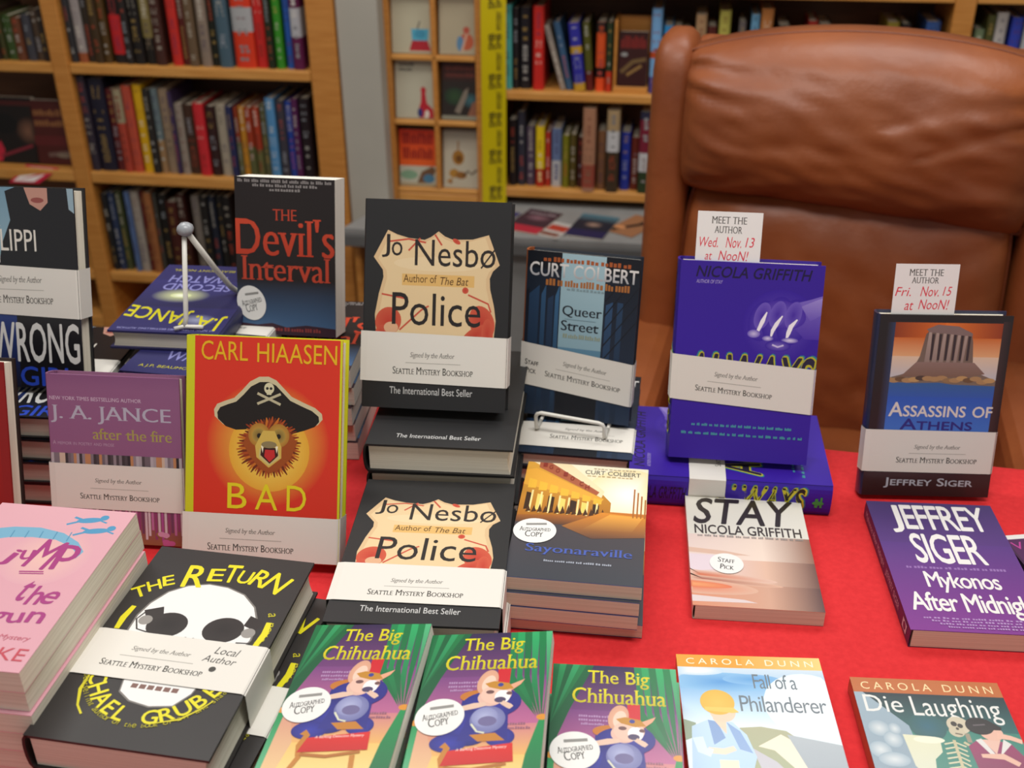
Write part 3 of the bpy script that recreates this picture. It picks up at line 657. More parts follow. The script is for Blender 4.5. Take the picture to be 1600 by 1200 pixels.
# ---------------------------------------------------------------- table and red cloth
TY=R(-12); TO=Vector((.42,1.216,0))
tb=thing('table','long folding table hidden under the red cloth','table',TO,(0,0,TY))
MB().box(-1.34,.74,-.93,-.012,T-.03,T-.0025).build('table_top',M['hidden_wood'],tb,.003)
for x in (-1.25,.65):
    for y in (-.85,-.1): MB().tube([(x,y,0),(x,y,T-.0305)],.014,10).build('leg',M['black'],tb)
cm=MB(); X0,X1,Y0,Y1=-1.346,.746,-.936,-.006; drop=.42
ring=[]; nx,ny=70,32
for i in range(nx): ring.append((X0+(X1-X0)*i/nx,Y0))
for i in range(ny): ring.append((X1,Y0+(Y1-Y0)*i/ny))
for i in range(nx): ring.append((X1-(X1-X0)*i/nx,Y1))
for i in range(ny): ring.append((X0,Y1-(Y1-Y0)*i/ny))
K=len(ring); cx,cy=(X0+X1)/2,(Y0+Y1)/2
lv=[(-.010,.0),(-.003,-.001),(.001,-.005),(.002,-.012),(.004,-.06),(.010,-.18),(.018,-.30),(.022,-drop)]
for k,(out,dz) in enumerate(lv):
    for i,(x,y) in enumerate(ring):
        nxv=-1 if abs(x-X0)<1e-6 else 1 if abs(x-X1)<1e-6 else 0; nyv=-1 if abs(y-Y0)<1e-6 else 1 if abs(y-Y1)<1e-6 else 0
        wv=out+(abs(dz)*.05*math.sin(i*.55)+abs(dz)*.03*math.sin(i*1.3+1) if dz<-.02 else 0)
        cm.v.append((x+nxv*wv,y+nyv*wv,T+.0015+dz))
fs=[tuple(range(K))]+[(k*K+i,(k+1)*K+i,(k+1)*K+(i+1)%K,k*K+(i+1)%K) for k in range(len(lv)-1) for i in range(K)]
for k,f in enumerate(fs): cm.f.append(f);cm.m.append(0);cm.sm.append(k>0);cm.c.append([(1,1,1,1)]*len(f))
o=cm.build('tablecloth',M['cloth']); o.location=TO; o.rotation_euler=(0,0,TY); tag(o,'bright red tablecloth spread under all the books','tablecloth')

# ---------------------------------------------------------------- covers
RG=random.Random(3)
def cv_police():
    c=Canvas(.166,.241,'#242425')
    B=[(.155,.145),(.22,.165),(.30,.18),(.41,.187),(.455,.172),(.505,.145),(.55,.168),(.605,.182),(.74,.178),(.85,.155),(.93,.295),(.885,.325),(.865,.36),(.87,.41),(.90,.49),(.915,.56),(.905,.65),(.86,.73),(.5,.79),(.13,.73),(.085,.63),(.075,.55),(.10,.45),(.13,.37),(.125,.335),(.06,.275)]
    c.p(B,'#d3b489'); c.p([(x*.93+.035,y*.95+.02) for x,y in B],'#dcc296')
    c.r(.26,.35,.76,.405,'#d8ae68').e(.5,.3,.3,.05,'#e0c9a0')
    for x,y,a,b,r in ((.17,.58,.09,.10,20),(.13,.64,.05,.06,0),(.82,.57,.085,.12,-20),(.78,.63,.11,.05,-35),(.86,.62,.04,.10,0),(.70,.42,.022,.022,0),(.63,.19,.03,.015,30)): c.e(x,y,a,b,'#b83a2a','#c4553c',r)
    for q in (((.16,.2),(.3,.185),(.42,.2)),((.3,.24),(.38,.18)),((.12,.45),(.3,.47)),((.72,.44),(.86,.48),(.88,.52)),((.25,.62),(.4,.52),(.45,.5)),((.48,.16),(.53,.21)),((.1,.6),(.2,.66))): c.st(list(q),.012,'#c0503c')
    c.e(.19,.61,.05,.04,'#d6a884').e(.80,.66,.05,.03,'#d3a080')
    c.t('J',.115,.165,.172,.275,'#2a2422').t('o',.183,.20,.258,.266,'#2a2422'); c.t('Nesbø',.345,.185,.90,.315,'#2a2422')
    c.t('Author of',.27,.352,.50,.39,'#5a3c1c'); c.t('The Bat',.525,.36,.72,.397,'#5a3c1c','i')
    c.t('Police',.195,.44,.81,.595,'#241f1e'); c.t('The International Best Seller',.19,.895,.77,.93,'#c9c9c7')
    return c
def police_band():
    return (.635,.875,.01,bandart(Canvas(.166,.241,'#fff'),(.33,.725,.64,.757),(.21,.797,.77,.832)))
def sp_plain(h,t,txt,col,a=.1,b=.8,style='b'): 
    c=Canvas(h,t,'#000'); c.t(txt,a,.25,b,.72,col,style); return c
bp=book('book','black hardcover with tan badge cover standing upright on its pile',.166,.238,.036,True,cv_police(),'#1d1d1e',spine=sp_plain(.238,.036,'Jo Nesbø',"#cfc8ba"),band=police_band(),group='black badge-cover hardcovers')
place(bp,-.091,1.099,.128,-6.2,67.5)
bf=copy_tree(bp); bf['label']='black hardcover with tan badge cover lying flat in front of the pile, topmost of two'; place(bf,-.096,.792,.0755,-4)
stack(bf,['black badge-cover hardcover lying under the flat one nearest the green curtain paperbacks'],.003,1,.037,2)
pc=Canvas(.166,.238,'#242425'); pc.t('The International Best Seller',.19,.895,.77,.93,'#c9c9c7')
bs=book('book','',.166,.238,.0372,True,pc,'#1d1d1e',group='black badge-cover hardcovers'); place(bs,-.082,1.040,.1145,-5.5); bs['label']='black hardcover lying directly under the standing badge-cover copy, topmost of its pile'
q=stack(bs,['black hardcover in the middle of the pile under the standing badge-cover copy','black hardcover at the bottom of the pile under the standing badge-cover copy'],.006,1.5,.0375,5)

# red cover with pirate-hatted monkey
c=Canvas(.172,.245,'#d3331f'); c.r(0,0,.052,1,'#c8c81e').r(.985,0,1,1,'#c8c81e')
c.e(.53,.47,.40,.40,'#e8d24a','#d3331f',n=40); c.e(.54,.50,.26,.26,'#f0dc60','#e2a534',n=40)
hat=[(.185,.355),(.18,.325),(.2,.30),(.25,.285),(.31,.27),(.36,.235),(.41,.195),(.47,.172),(.53,.17),(.58,.185),(.63,.22),(.68,.255),(.76,.28),(.83,.30),(.875,.325),(.88,.35),(.85,.375),(.78,.395),(.69,.415),(.6,.40),(.5,.395),(.4,.40),(.31,.405),(.24,.39)]
c.p(hat,'#c9bc96'); c.p([((x-.53)*.94+.53,(y-.29)*.93+.305) for x,y in hat],'#1d1714')
for k in range(64):
    a=k/64*2*PI; r=.185+.03*RG.random(); c.st([(.54+.05*math.cos(a),.47+.05*math.sin(a)),(.54+r*math.cos(a),.485+r*.66*math.sin(a))],[.05,.006],('#8a3414','#a84a1a','#6b2810','#c06a20')[k%4])
c.p([(.42,.40),(.66,.40),(.72,.46),(.68,.53),(.6,.585),(.545,.60),(.49,.585),(.42,.53),(.37,.47)],'#9a4a18')
c.e(.475,.43,.07,.075,'#c9a548','#a8742c').e(.60,.43,.07,.075,'#c9a548','#a8742c').e(.473,.432,.042,.045,'#6f5a2c','#a88a40').e(.603,.432,.042,.045,'#6f5a2c','#a88a40').e(.475,.434,.014,.016,'#1f1810').e(.601,.434,.014,.016,'#1f1810')
c.p([(.50,.41),(.575,.41),(.62,.48),(.62,.53),(.54,.575),(.46,.53),(.45,.48)],'#cfae52').p([(.48,.49),(.60,.49),(.61,.53),(.54,.565),(.475,.53)],'#c8b87a').p([(.49,.485),(.595,.485),(.6,.52),(.545,.557),(.485,.52)],'#3a1410').p([(.515,.495),(.575,.495),(.58,.525),(.545,.55),(.51,.525)],'#c22a2a')
c.p([(.488,.478),(.505,.478),(.5,.51)],'#efe6c8').p([(.58,.478),(.598,.478),(.59,.51)],'#efe6c8').e(.54,.472,.05,.022,'#8a7a54')
c.e(.535,.222,.032,.036,'#cfc8a4').r(.52,.235,.55,.25,'#cfc8a4').e(.523,.222,.009,.009,'#222').e(.547,.222,.009,.009,'#222').st([(.46,.245),(.61,.292)],.016,'#b9b090').st([(.61,.245),(.46,.292)],.016,'#b9b090')
c.t('CARL',.095,.02,.395,.105,'#dfae1a').t('HIAASEN',.455,.022,.965,.108,'#dfae1a')
for s,x0,x1 in (('B',.275,.40),('A',.455,.60),('D',.66,.785)): c.t(s,x0,.65,x1,.765,'#e0cf1c','')
bd=Canvas(.172,.245,'#fff'); bandart(bd,(.265,.855,.59,.883),(.15,.925,.71,.957))
o=book('book','red hardcover with shouting monkey in pirate hat on its cover',.172,.245,.030,True,c,'#c8c81e',spine=sp_plain(.245,.03,'BAD',"#9c2a1c"),band=(.79,.995,0,bd))
place(o,-.276,.966,.0145,-5.6,65.6)

# mauve memoir
c=Canvas(.151,.193,'#8c5a80'); c.r(0,0,1,.08,'#83527a','#8c5a80')
c.t('NEW YORK TIMES BESTSELLING AUTHOR',.015,.128,.71,.15,'#cdb9cb',''); c.t('J. A. JANCE',.015,.18,.93,.285,'#b2aebf','s'); c.t('after the fire',.33,.31,.93,.375,'#a59a52','s'); c.t('A memoir in poetry and prose',.02,.392,.49,.415,'#b295ad','c')
for k in range(46): c.r(k/46,.465,(k+1)/46,.53,RG.choice(['#4a4348','#7a7078','#a39aa0','#2f2a30','#8c8088','#6b6068','#b8825a','#c9b4a0'] if k%5 else ['#3a3438','#b0a8ae']))
c.r(0,.79,1,1,'#7a4466','#8f5a3a')
for k in range(40): x=k/40; c.r(x,.795,x+.018,.9+.1*RG.random(),RG.choice(['#a04a8a','#c9b8c0','#6a3a5a','#d8d0d4','#8a3a6a','#b56a9a']))
for k in range(26): c.e(RG.random(),.93+.06*RG.random(),.03,.02,RG.choice(['#b8588f','#8a6a3a','#5a3a4a','#c890b0']))
bd=bandart(Canvas(.151,.193,'#fff'),(.33,.608,.69,.64),(.21,.70,.82,.735))
o=book('book','mauve hardcover memoir standing left of the red monkey book',.151,.193,.020,True,c,'#7d4f72',band=(.525,.795,0,bd)); place(o,-.444,1.009,.008,-5.7,73)

# teal street-scene hardcover, standing and lying copies
def cv_queer():
    c=Canvas(.139,.211,'#10151e'); c.r(0,.1,.31,1,'#16202e','#1c2c44').r(.69,.1,1,1,'#141c28','#1e3048')
    for x0,x1,cc in ((.03,.12,'#24405f'),(.14,.18,'#2f5478'),(.2,.25,'#233a56'),(.265,.30,'#3a6890'),(.0,.03,'#0f1622'),(.72,.78,'#2c4c70'),(.82,.87,'#24405f')): c.p([(x0,.22+.1*RG.random()),(x1,.18+.1*RG.random()),(x1,1),(x0,1)],cc,'#16263a')
    for k in range(5): c.st([(.71,.62-.09*k),(1.0,.36-.1*k)],.012,'#0e1520')
    c.r(.31,0,.70,.62,'#a4c4ce','#86a8b6').r(.31,.56,.70,.60,'#5a86a0')
    c.dash(.14,.028,.92,.055,'#a8582c',6)
    c.t('CURT COLBERT',.025,.062,.985,.145,'#e6e4e0','b',c2='#a8aaae'); c.dash(.17,.155,.92,.195,'#a86a34',7); c.dash(.36,.2,.7,.215,'#7f98a0',3)
    c.t('Queer',.335,.305,.69,.375,'#1c242e','sl').t('Street',.33,.395,.67,.455,'#1c242e','sl').dash(.35,.475,.69,.50,'#8f9a86',5).r(.36,.385,.64,.388,'#7a98a6')
    return c
bd=Canvas(.139,.211,'#fff'); bd.skew=1; bandart(bd,(.37,.655,.77,.69),(.21,.735,.90,.77)); bd.t('Staff',.02,.685,.145,.72,'#2a2824','cb').t('Pick',.03,.735,.125,.77,'#2a2824','cb')
qb=book('book','dark blue street-scene hardcover held upright by the white wire easel',.139,.211,.022,True,cv_queer(),'#8a4a26','#1c2430',band=(.585,.845,.07,bd),page='pages_white',group='dark blue street-scene hardcovers'); place(qb,.078,1.201,.0535,-14.9,79.6)
bd2=bandart(Canvas(.139,.211,'#fff'),(.37,.71,.77,.74),(.25,.79,.90,.835))
ql=book('book','dark blue hardcover lying under the wire easel, topmost of two',.139,.211,.0215,True,cv_queer(),'#1c2430',band=(.66,.93,0,bd2)); place(ql,.075,1.128,.0455,-9)
stack(ql,['dark blue hardcover at the bottom under the wire easel'],.003,1.5,.0226,3,group='dark blue street-scene hardcovers')
es=thing('wire_easel','white wire easel holding the dark blue street-scene hardcover','easel',(.078,1.196,T+.0483),(0,0,R(-14.9)))
MB().tube([(-.043,.0,.0),(-.043,-.018,.0),(-.043,-.024,.004),(-.043,-.026,.012),(-.043,-.027,.022),(-.041,-.0275,.026),(-.036,-.028,.028),(.036,-.028,.024),(.041,-.0275,.022),(.043,-.027,.018),(.043,-.026,.010),(.043,-.024,.003),(.043,-.018,.0),(.043,0,0)],.0024,8).build('front_lip',M['white_wire'],es)
for x in (-.043,.043): MB().tube([(x,.0,0),(x,.060,0),(x,.066,.006),(x,.075,.09),(x*.6,.079,.13),(0,.081,.14)],.0022,8).build('back_support',M['white_wire'],es)

# sunset street paperback pile
c=Canvas(.138,.210,'#3a3a44'); c.r(0,0,1,.42,'#f6ecd0','#f6d68a').e(.86,.25,.34,.36,'#fffdf2','#f5e2ae').r(0,.42,1,.56,'#c9782a','#5a3c2c').r(0,.56,1,1,'#4a4448','#3c4048')
c.p([(0,0),(.36,0),(.60,.22),(.72,.34),(.72,.45),(0,.50)],'#dba23a','#a86a22').p([(.05,0),(.36,0),(.66,.24),(.64,.30)],'#efdcb0').p([(.0,.08),(.08,.06),(.66,.31),(.64,.34),(0,.22)],'#e2a53a')
c.p([(.10,.0),(.2,.0),(.62,.25),(.60,.28),(.1,.05)],'#a85a3a')
for k in range(7):
    x=.04+k*.09; y=.16+k*.024; c.p([(x,y),(x+.065,y+.015),(x+.065,y+.09-k*.006),(x,y+.09-k*.006)],'#e8b43a'); c.p([(x,.29+k*.012),(x+.05,.30+k*.012),(x+.05,.44),(x,.45)],'#f2cf6a' if k%2 else '#3a2414')
for k in range(8): c.r(.08+k*.075,.27+k*.012,.095+k*.075,.47,'#f3dc96')
for k in range(14): c.p([(.06+k*.045,.47),(.075+k*.045,.38+.03*RG.random()),(.10+k*.045,.46)],'#4a2c16')
c.p([(.36,.57),(.66,.43),(1,.45),(1,.62),(.6,.66)],'#d98a2e','#5c4238').p([(.5,.60),(.72,.445),(.98,.45),(.9,.58)],'#eaa544','#8a5a36')
for k in range(4): c.st([(.9+.03*k,.2+.03*k),(.9+.03*k,.46)],.012,'#a8682a')
c.t('CURT COLBERT',.485,.045,.94,.085,'#6a6a5e','b').dash(.55,.022,.9,.034,'#b8a888',3).dash(.5,.095,.88,.105,'#b8a070',4)
for k,(x,y) in enumerate(((.13,.02),(.18,.04),(.24,.07),(.31,.10),(.37,.135),(.45,.18),(.5,.21))): c.t('IGO10CH'[k],x,y-.018,x+.035,y+.022,'#8a2f20','b')
c.t('Sayonaraville',.12,.735,.915,.815,'#4a5fae','s').dash(.27,.852,.77,.868,'#9aa0ac',7)
sy=book('book','paperback with sunset street cover, topmost of its pile',.138,.210,.017,False,c,'#2c3a78',page='pages_warm',mat='gloss',sticker=(.165,.63,.165,.155,'auto',-4),group='sunset street paperbacks',edge_col='#3a6fae'); place(sy,.058,.860,.0705,-8)
stack(sy,['sunset street paperback, second from the top of its pile','sunset street paperback, third from the top of its pile','sunset street paperback at the bottom of its pile'],.004,1.6,.0172,4)

# black skull hardcover, two copies
c=Canvas(.162,.256,'#2d2a29')
sk=[(.16,.49),(.155,.40),(.18,.33),(.24,.26),(.33,.215),(.45,.193),(.57,.20),(.69,.23),(.79,.29),(.855,.37),(.87,.46),(.84,.53),(.78,.58),(.74,.66),(.72,.74),(.66,.80),(.54,.815),(.42,.80),(.34,.765),(.31,.68),(.25,.60),(.19,.55)]
c.p([((x-.52)*1.03+.52,(y-.5)*1.02+.5) for x,y in sk],'#77736e'); c.p(sk,'#e3e2df')
for cx_,cy_,r_ in ((.355,.432,-14),(.69,.425,-14)):
    c.e(cx_,cy_,.118,.105,'#1f1a19','#2c2625',r_)
c.p([(.17,.37),(.27,.34),(.31,.40),(.22,.42)],'#2c2625').p([(.80,.335),(.90,.36),(.87,.41),(.79,.39)],'#2c2625').e(.215,.42,.04,.04,'#8f8b86').e(.84,.425,.04,.04,'#8f8b86').st([(.19,.37),(.16,.42),(.2,.47),(.27,.48)],.01,'#2c2625').st([(.9,.38),(.93,.43),(.88,.475),(.8,.48)],.01,'#2c2625')
c.e(.505,.495,.016,.022,'#2a2625').e(.55,.495,.016,.022,'#2a2625')
for k in range(6): c.r(.38+k*.046,.725,.415+k*.046,.745,'#7a5a52')
YL='#dcd21a'
for ch,x,y,w_,h_,r_ in (('T',.065,.275,.085,.066,-38),('H',.125,.232,.08,.062,-34),('E',.19,.196,.07,.06,-28),('R',.335,.155,.13,.13,-6),('E',.455,.135,.095,.075,-8),('T',.545,.118,.095,.105,-4),('U',.635,.13,.085,.075,4),('R',.735,.128,.10,.095,14),('N',.845,.145,.13,.105,24)): c.t(ch,x-w_/2,y-h_/2,x+w_/2,y+h_/2,YL,'b',rot=r_)
c.arc('a novel',.52,.40,.42,.25,-22,20,.042,'#b9b01c','i',4)
c.st([(.085,.48),(.08,.42),(.095,.355)],[.03,.04,.03],'#dcd21a').st([(.925,.36),(.935,.42),(.915,.495)],[.03,.04,.03],'#dcd21a')
c.arc('MICHAEL GRUBER',.50,.605,.36,.262,186,6,.098,'#dcd21a','b',5,True)
c.st([(.12,.70),(.125,.78),(.17,.85),(.22,.885)],[.01,.02,.012],'#cfc51c'); c.arc('the bestselling author of the book of air and shadows',.50,.605,.425,.300,172,12,.026,'#a8a01c','',2,True)
c.st([(.62,.885),(.74,.855),(.82,.80),(.86,.76)],[.006,.012,.008],'#cfc51c')
bd=bandart(Canvas(.162,.256,'#fff'),(.255,.558,.60,.585),(.13,.632,.72,.662)); 
bd.t('Local',.72,.515,.86,.55,'#4a4844','i',rot=3).t('Author',.675,.56,.87,.592,'#4a4844','i',rot=3).e(.76,.622,.02,.02,'#4a4844')
rt=book('book','black hardcover with white skull in sunglasses, upper of two',.162,.256,.0395,True,c,'#262322',band=(.487,.715,.0,bd),mat='satin',group='black skull hardcovers'); place(rt,-.323,.640,.0815,-10.2)
q=stack(rt,['black skull-cover hardcover underneath its twin, sticking out at the right'],.0,0,.040,1); q[0].location+=Vector((.014,-.006,0)); q[0].rotation_euler.z+=R(-2.5)

# pink paperback pile
c=Canvas(.140,.222,'#cf99a4'); c.r(0,0,1,.5,'#d29fa8','#cf99a4').e(.62,.34,.30,.30,'#dcb2a6','#d09ca6')
c.st([(.0,.26),(.1,.23),(.25,.20),(.42,.19),(.6,.205),(.74,.25),(.82,.30),(.81,.34)],[.13,.13,.12,.11,.08,.06,.045,.02],'#6fa3bd')
for k in range(7): c.st([(.06+.1*k,.195+(.03 if k<2 else 0)-.004*k),(.07+.1*k,.25-.006*k+.01*max(0,k-4))],.008,'#4a86a6')
for dx,dy in ((0,0),(.10,.07)): c.e(.72+dx,.08+dy,.09,.03,'#4a8db3',rot=-12).e(.81+dx,.055+dy,.03,.03,'#4a8db3').st([(.66+dx,.09+dy),(.58+dx,.12+dy)],.02,'#4a8db3').st([(.67+dx,.08+dy),(.6+dx,.065+dy)],.02,'#4a8db3').st([(.77+dx,.07+dy),(.85+dx,.09+dy)],.014,'#4a8db3')
mg='#9c2f74'
c.t('j',.345,.31,.42,.42,mg,'b',rot=14).t('u',.44,.31,.53,.375,mg,'b',rot=-8).t('M',.52,.235,.685,.425,mg,'b',rot=8).t('p',.685,.255,.83,.42,mg,'b',rot=-4).st([(.52,.45),(.68,.44)],.012,mg).st([(.53,.462),(.69,.452)],.010,mg)
c.t('t',.63,.50,.70,.625,mg,'bi').t('h',.70,.525,.80,.64,mg,'bi',rot=-6).t('e',.80,.55,.90,.63,mg,'bi',rot=6)
c.t('g',.56,.69,.67,.79,mg,'bi',rot=6).t('u',.68,.69,.78,.75,mg,'b',rot=-10).t('n',.80,.675,.91,.74,mg,'b')
c.t('Mystery',.72,.812,.92,.845,'#b8586a','i').t('BURKE',.48,.88,.965,.945,'#b8404e','')
jp=book('book','pink paperback with blue film strip, topmost of its pile',.140,.222,.0222,False,c,'#d9a3ae',page='pages',mat='satin',group='pink paperbacks'); place(jp,-.468,.677,.1365,-7.7)
stack(jp,['pink paperback, second from the top of the pile beside the skull book','pink paperback, third from the top of the pile beside the skull book','pink paperback, fourth from the top of the pile beside the skull book','pink paperback, fifth from the top of the pile beside the skull book','pink paperback at the bottom of the pile beside the skull book'],.0025,.5,.0225,8)

# green-curtain paperbacks
c=Canvas(.121,.203,'#6a3f73'); c.r(0,0,1,.30,'#2c2148','#6a3a70').r(0,.30,1,.60,'#74407a','#b0608a').r(0,.60,1,.78,'#c07880','#dba860').r(0,.78,1,1,'#e0b868','#e8cf88')
c.p([(0,.58),(.10,.60),(.2,.78),(.14,1),(0,1)],'#c98d7c','#e0c088')
for k in range(6): c.p([(.055*k,0),(.055*k+.06,0),(.05*k+.05-.03*k,.3),(max(0,.012*(6-k)),.57),(0,.57),(0,.4)],('#0f6a3c','#1f8a50','#0c5a34','#27935a','#14743f','#0e5c36')[k],'#0d4f30')
for k in range(6):
    x=.66+.058*k; c.p([(x,0),(x+.062,0),(min(1,x+.075),.3),(1-.012*(6-k),.56),(.93+.01*k,.56),(x+.04,.36)],('#14804a','#1f9a58','#0f6f3e','#2aa262','#117a44','#4fae78')[k],'#0f6038')
c.p([(.96,.57),(1,.56),(1,1),(.84,1),(.88,.78)],'#1a8a4c','#0f6038').p([(0,.60),(.05,.60),(.04,1),(0,1)],'#1a8a4c','#5fae84').e(.98,.565,.045,.03,'#d08a2c').e(.02,.585,.04,.03,'#d08a2c')
c.r(.60,.25,.70,.37,'#c4202a')
c.t('The Big',.285,.035,.785,.15,'#d8cf1a','sb' ,c2='#b8ac18').t('Chihuahua',.165,.155,.905,.255,'#d8cf1a','sb',c2='#b8ac18')
c.dash(.22,.33,.46,.345,'#a884ae',3).dash(.22,.355,.47,.37,'#a884ae',3).dash(.24,.38,.42,.395,'#a884ae',3).dash(.70,.595,.86,.61,'#8a5a70',2).dash(.70,.62,.90,.635,'#8a5a70',3)
c.e(.58,.47,.23,.16,'#2b2f8f','#25267c').e(.5,.43,.17,.07,'#b8702a').e(.56,.49,.21,.15,'#2f3398','#25267c').e(.42,.62,.2,.18,'#2f3398','#23246f',20).e(.68,.68,.11,.09,'#3038a0','#25267c').e(.30,.71,.14,.09,'#3038a0','#25267c')
c.p([(.42,.55),(.72,.55),(.74,.70),(.36,.70)],'#2a2b80')
c.e(.57,.44,.10,.09,'#d8b0a0').e(.53,.34,.078,.135,'#d9a98c','#cf9a80',12).e(.54,.35,.05,.09,'#e8c4b0',rot=12).p([(.68,.37),(.82,.325),(.79,.36),(.72,.40)],'#d9a080').e(.61,.42,.12,.10,'#e0b8a6').e(.66,.435,.06,.07,'#ebe4e4').e(.645,.455,.045,.03,'#4a3f60').e(.56,.405,.032,.02,'#6a4a4a').e(.71,.415,.024,.018,'#6a4a4a')
c.p([(.51,.35),(.58,.335),(.7,.35),(.74,.385),(.66,.395),(.55,.375)],'#b9822c').e(.635,.36,.022,.02,'#3a3f8a')
c.st([(.36,.505),(.45,.49),(.54,.48)],[.05,.06,.04],'#d8b8a4').st([(.66,.47),(.72,.495),(.74,.505)],[.04,.05,.04],'#d8b8a4')
c.e(.57,.575,.135,.135,'#8f92bc','#6c6fa0',n=36).e(.545,.56,.10,.10,'#a6aacd','#8488b4').e(.57,.585,.07,.05,'#6a648f').st([(.45,.60),(.5,.645),(.56,.655)],.016,'#cfd0b8')
c.p([(.45,.665),(.64,.655),(.72,.70),(.52,.705)],'#b8782c').st([(.26,.72),(.30,.74),(.27,.80),(.29,.86)],[.06,.05,.05,.04],'#b8782c').st([(.3,.85),(.5,.86),(.75,.83)],.03,'#a8682a').st([(.3,.86),(.26,.93),(.3,.98)],.04,'#b8782c').st([(.7,.85),(.72,.93),(.68,.98)],.04,'#b8782c')
c.p([(.31,.755),(.78,.715),(.80,.82),(.27,.84)],'#cf2420','#b81c1c'); c.t('A Barking Detective Mystery',.37,.735,.74,.755,'#efd8d0','',shear=-.015)
ci=book('book','green curtain paperback with crystal ball, tilted atop leftmost pile, beside skull book',.111,.184,.0138,False,c,'#14743f',page='pages_white',mat='gloss',sticker=(.20,.555,.19,.185,'auto',-16),group='green curtain paperbacks'); place(ci,-.155,.605,.0805,-8.0,0,-7.3)
o=copy_tree(ci); o['label']='green curtain paperback with crystal ball, tilted atop the middle pile of three'; place(o,-.037,.588,.0835,-5.5,0,-7.1)
for k,(pn,x,y,yw) in enumerate((('leftmost',-.158,.604,-8),('middle',-.038,.587,-5.5),('rightmost',.077,.573,-4.6))):
    b0=copy_tree(ci); place(b0,x,y,.0562,yw); b0['label']='green curtain paperback with crystal ball, topmost of rightmost pile, beside blue sky paperback' if k==2 else 'green curtain paperback directly under the tilted one on the %s pile'%pn
    stack(b0,['green curtain paperback, %s in the %s flat pile'%(q,pn) for q in ('second from top','third from top','bottom one')],.002,.6,.0139,20+k)

# blue sky paperback
c=Canvas(.137,.210,'#dbe6ec'); c.r(0,.08,1,.2,'#c9d8e4','#8fbbdc').r(0,.2,1,.42,'#7fb2dc','#d6e8f0').e(.3,.17,.36,.09,'#4f93d0','#86b8de').e(.5,.15,.2,.05,'#5a9ad2','#7fb2dc').e(.12,.10,.2,.05,'#f3efe6','#b9d2e4').e(.85,.3,.3,.3,'#ffffff','#dbe9f1')
c.r(0,0,1,.08,'#dd9a2a').rh(.45,0,1,.08,'#dfa03a','#ecc878'); c.t('CAROLA DUNN',.065,.022,.945,.06,'#f3e8cc','w')
c.t('Fall of a',.505,.115,.80,.205,'#66737c','t').t('Philanderer',.39,.25,.965,.345,'#66737c','t')
c.p([(.36,.44),(.5,.43),(.66,.45),(.9,.60),(.98,.9),(.3,.95)],'#a8a98a','#8fa07a').p([(.62,.47),(.72,.52),(.78,.62),(.70,.68),(.56,.56),(.46,.54)],'#e6ddc6').p([(.66,.47),(1,.52),(1,.75),(.75,.66)],'#a9b2b8','#8f9aa4').p([(.0,.40),(.08,.42),(.06,.5),(0,.52)],'#8f9f86').p([(.42,.55),(.56,.62),(.7,.75),(.5,.8)],'#b9b8c0').p([(.62,.72),(1,.70),(1,1),(.55,1)],'#cfd3d6','#a9b4bc')
c.p([(.05,.44),(.16,.40),(.32,.41),(.40,.48),(.44,.60),(.38,.72),(.36,.95),(.04,.95),(.02,.7)],'#b9d3ea','#9fbfe0').p([(.16,.40),(.22,.41),(.26,.5),(.18,.54)],'#7f9cc8').p([(.28,.41),(.36,.46),(.42,.58),(.34,.56)],'#86a4cf').p([(.19,.39),(.28,.40),(.27,.48)],'#e9c9b0').st([(.14,.57),(.24,.575),(.31,.555)],[.05,.05,.04],'#ecd2bc').st([(.08,.5),(.1,.57),(.16,.585)],.07,'#cfe1f0').p([(.2,.62),(.32,.62),(.3,.95),(.2,.95)],'#e4e2c0')
c.e(.265,.355,.085,.085,'#e8c6ae').e(.24,.295,.115,.115,'#e0b84e','#d9ad40').p([(.15,.325),(.34,.325),(.375,.352),(.33,.357),(.15,.345)],'#e3bf5a')
ph=book('book','blue sky paperback with woman in yellow hat on its cover',.137,.210,.018,False,c,'#b0622a',page='pages',mat='gloss'); place(ph,.215,.598,.0200,-3)
# teal skeleton paperback
c=Canvas(.136,.210,'#1f4f52'); c.r(0,.09,1,.3,'#152a33','#1f5a5a').r(0,.3,1,1,'#2f7a6c','#3f8270').p([(0,.09),(.06,.09),(.3,.28),(.33,.5),(.36,1),(0,1)],'#93a7b4','#6a7f90').e(.42,.28,.12,.12,'#1c5a6c','#1f5555')
c.r(0,0,1,.09,'#b5622a'); c.t('CAROLA DUNN',.06,.025,.945,.07,'#e6cf9c','w')
c.t('Die',.05,.105,.30,.205,'#dcdcd8','').t('Laughing',.36,.105,.94,.255,'#dcdcd8','')
for x,y,a,b in ((.1,.3,.07,.07),(.17,.36,.06,.07),(.07,.42,.07,.07),(.14,.47,.1,.06),(.2,.30,.04,.05)): c.e(x,y,a,b,'#c9d0d2','#93a7b4')
c.p([(.24,.33),(.4,.335),(.47,.36),(.46,.42),(.4,.46),(.36,.6),(.26,.5)],'#d3d3b4','#c9cdbc').e(.40,.355,.10,.03,'#e0dfc8')
c.e(.625,.265,.075,.075,'#c2b8a0').e(.60,.30,.05,.05,'#bdb399').e(.598,.258,.020,.022,'#2f2a24').e(.635,.268,.018,.02,'#2f2a24').e(.61,.285,.01,.012,'#3a322a').st([(.585,.312),(.63,.318)],.012,'#6a6050').st([(.66,.31),(.66,.36)],.03,'#8f8672')
for k in range(7): c.st([(.49-.004*k,.375+.026*k),(.56,.362+.026*k),(.625-.004*k,.385+.026*k)],.012,'#cfc8a8')
c.st([(.56,.35),(.55,.56)],.02,'#bdb490').st([(.62,.36),(.72,.42),(.8,.5)],.02,'#bdb490')
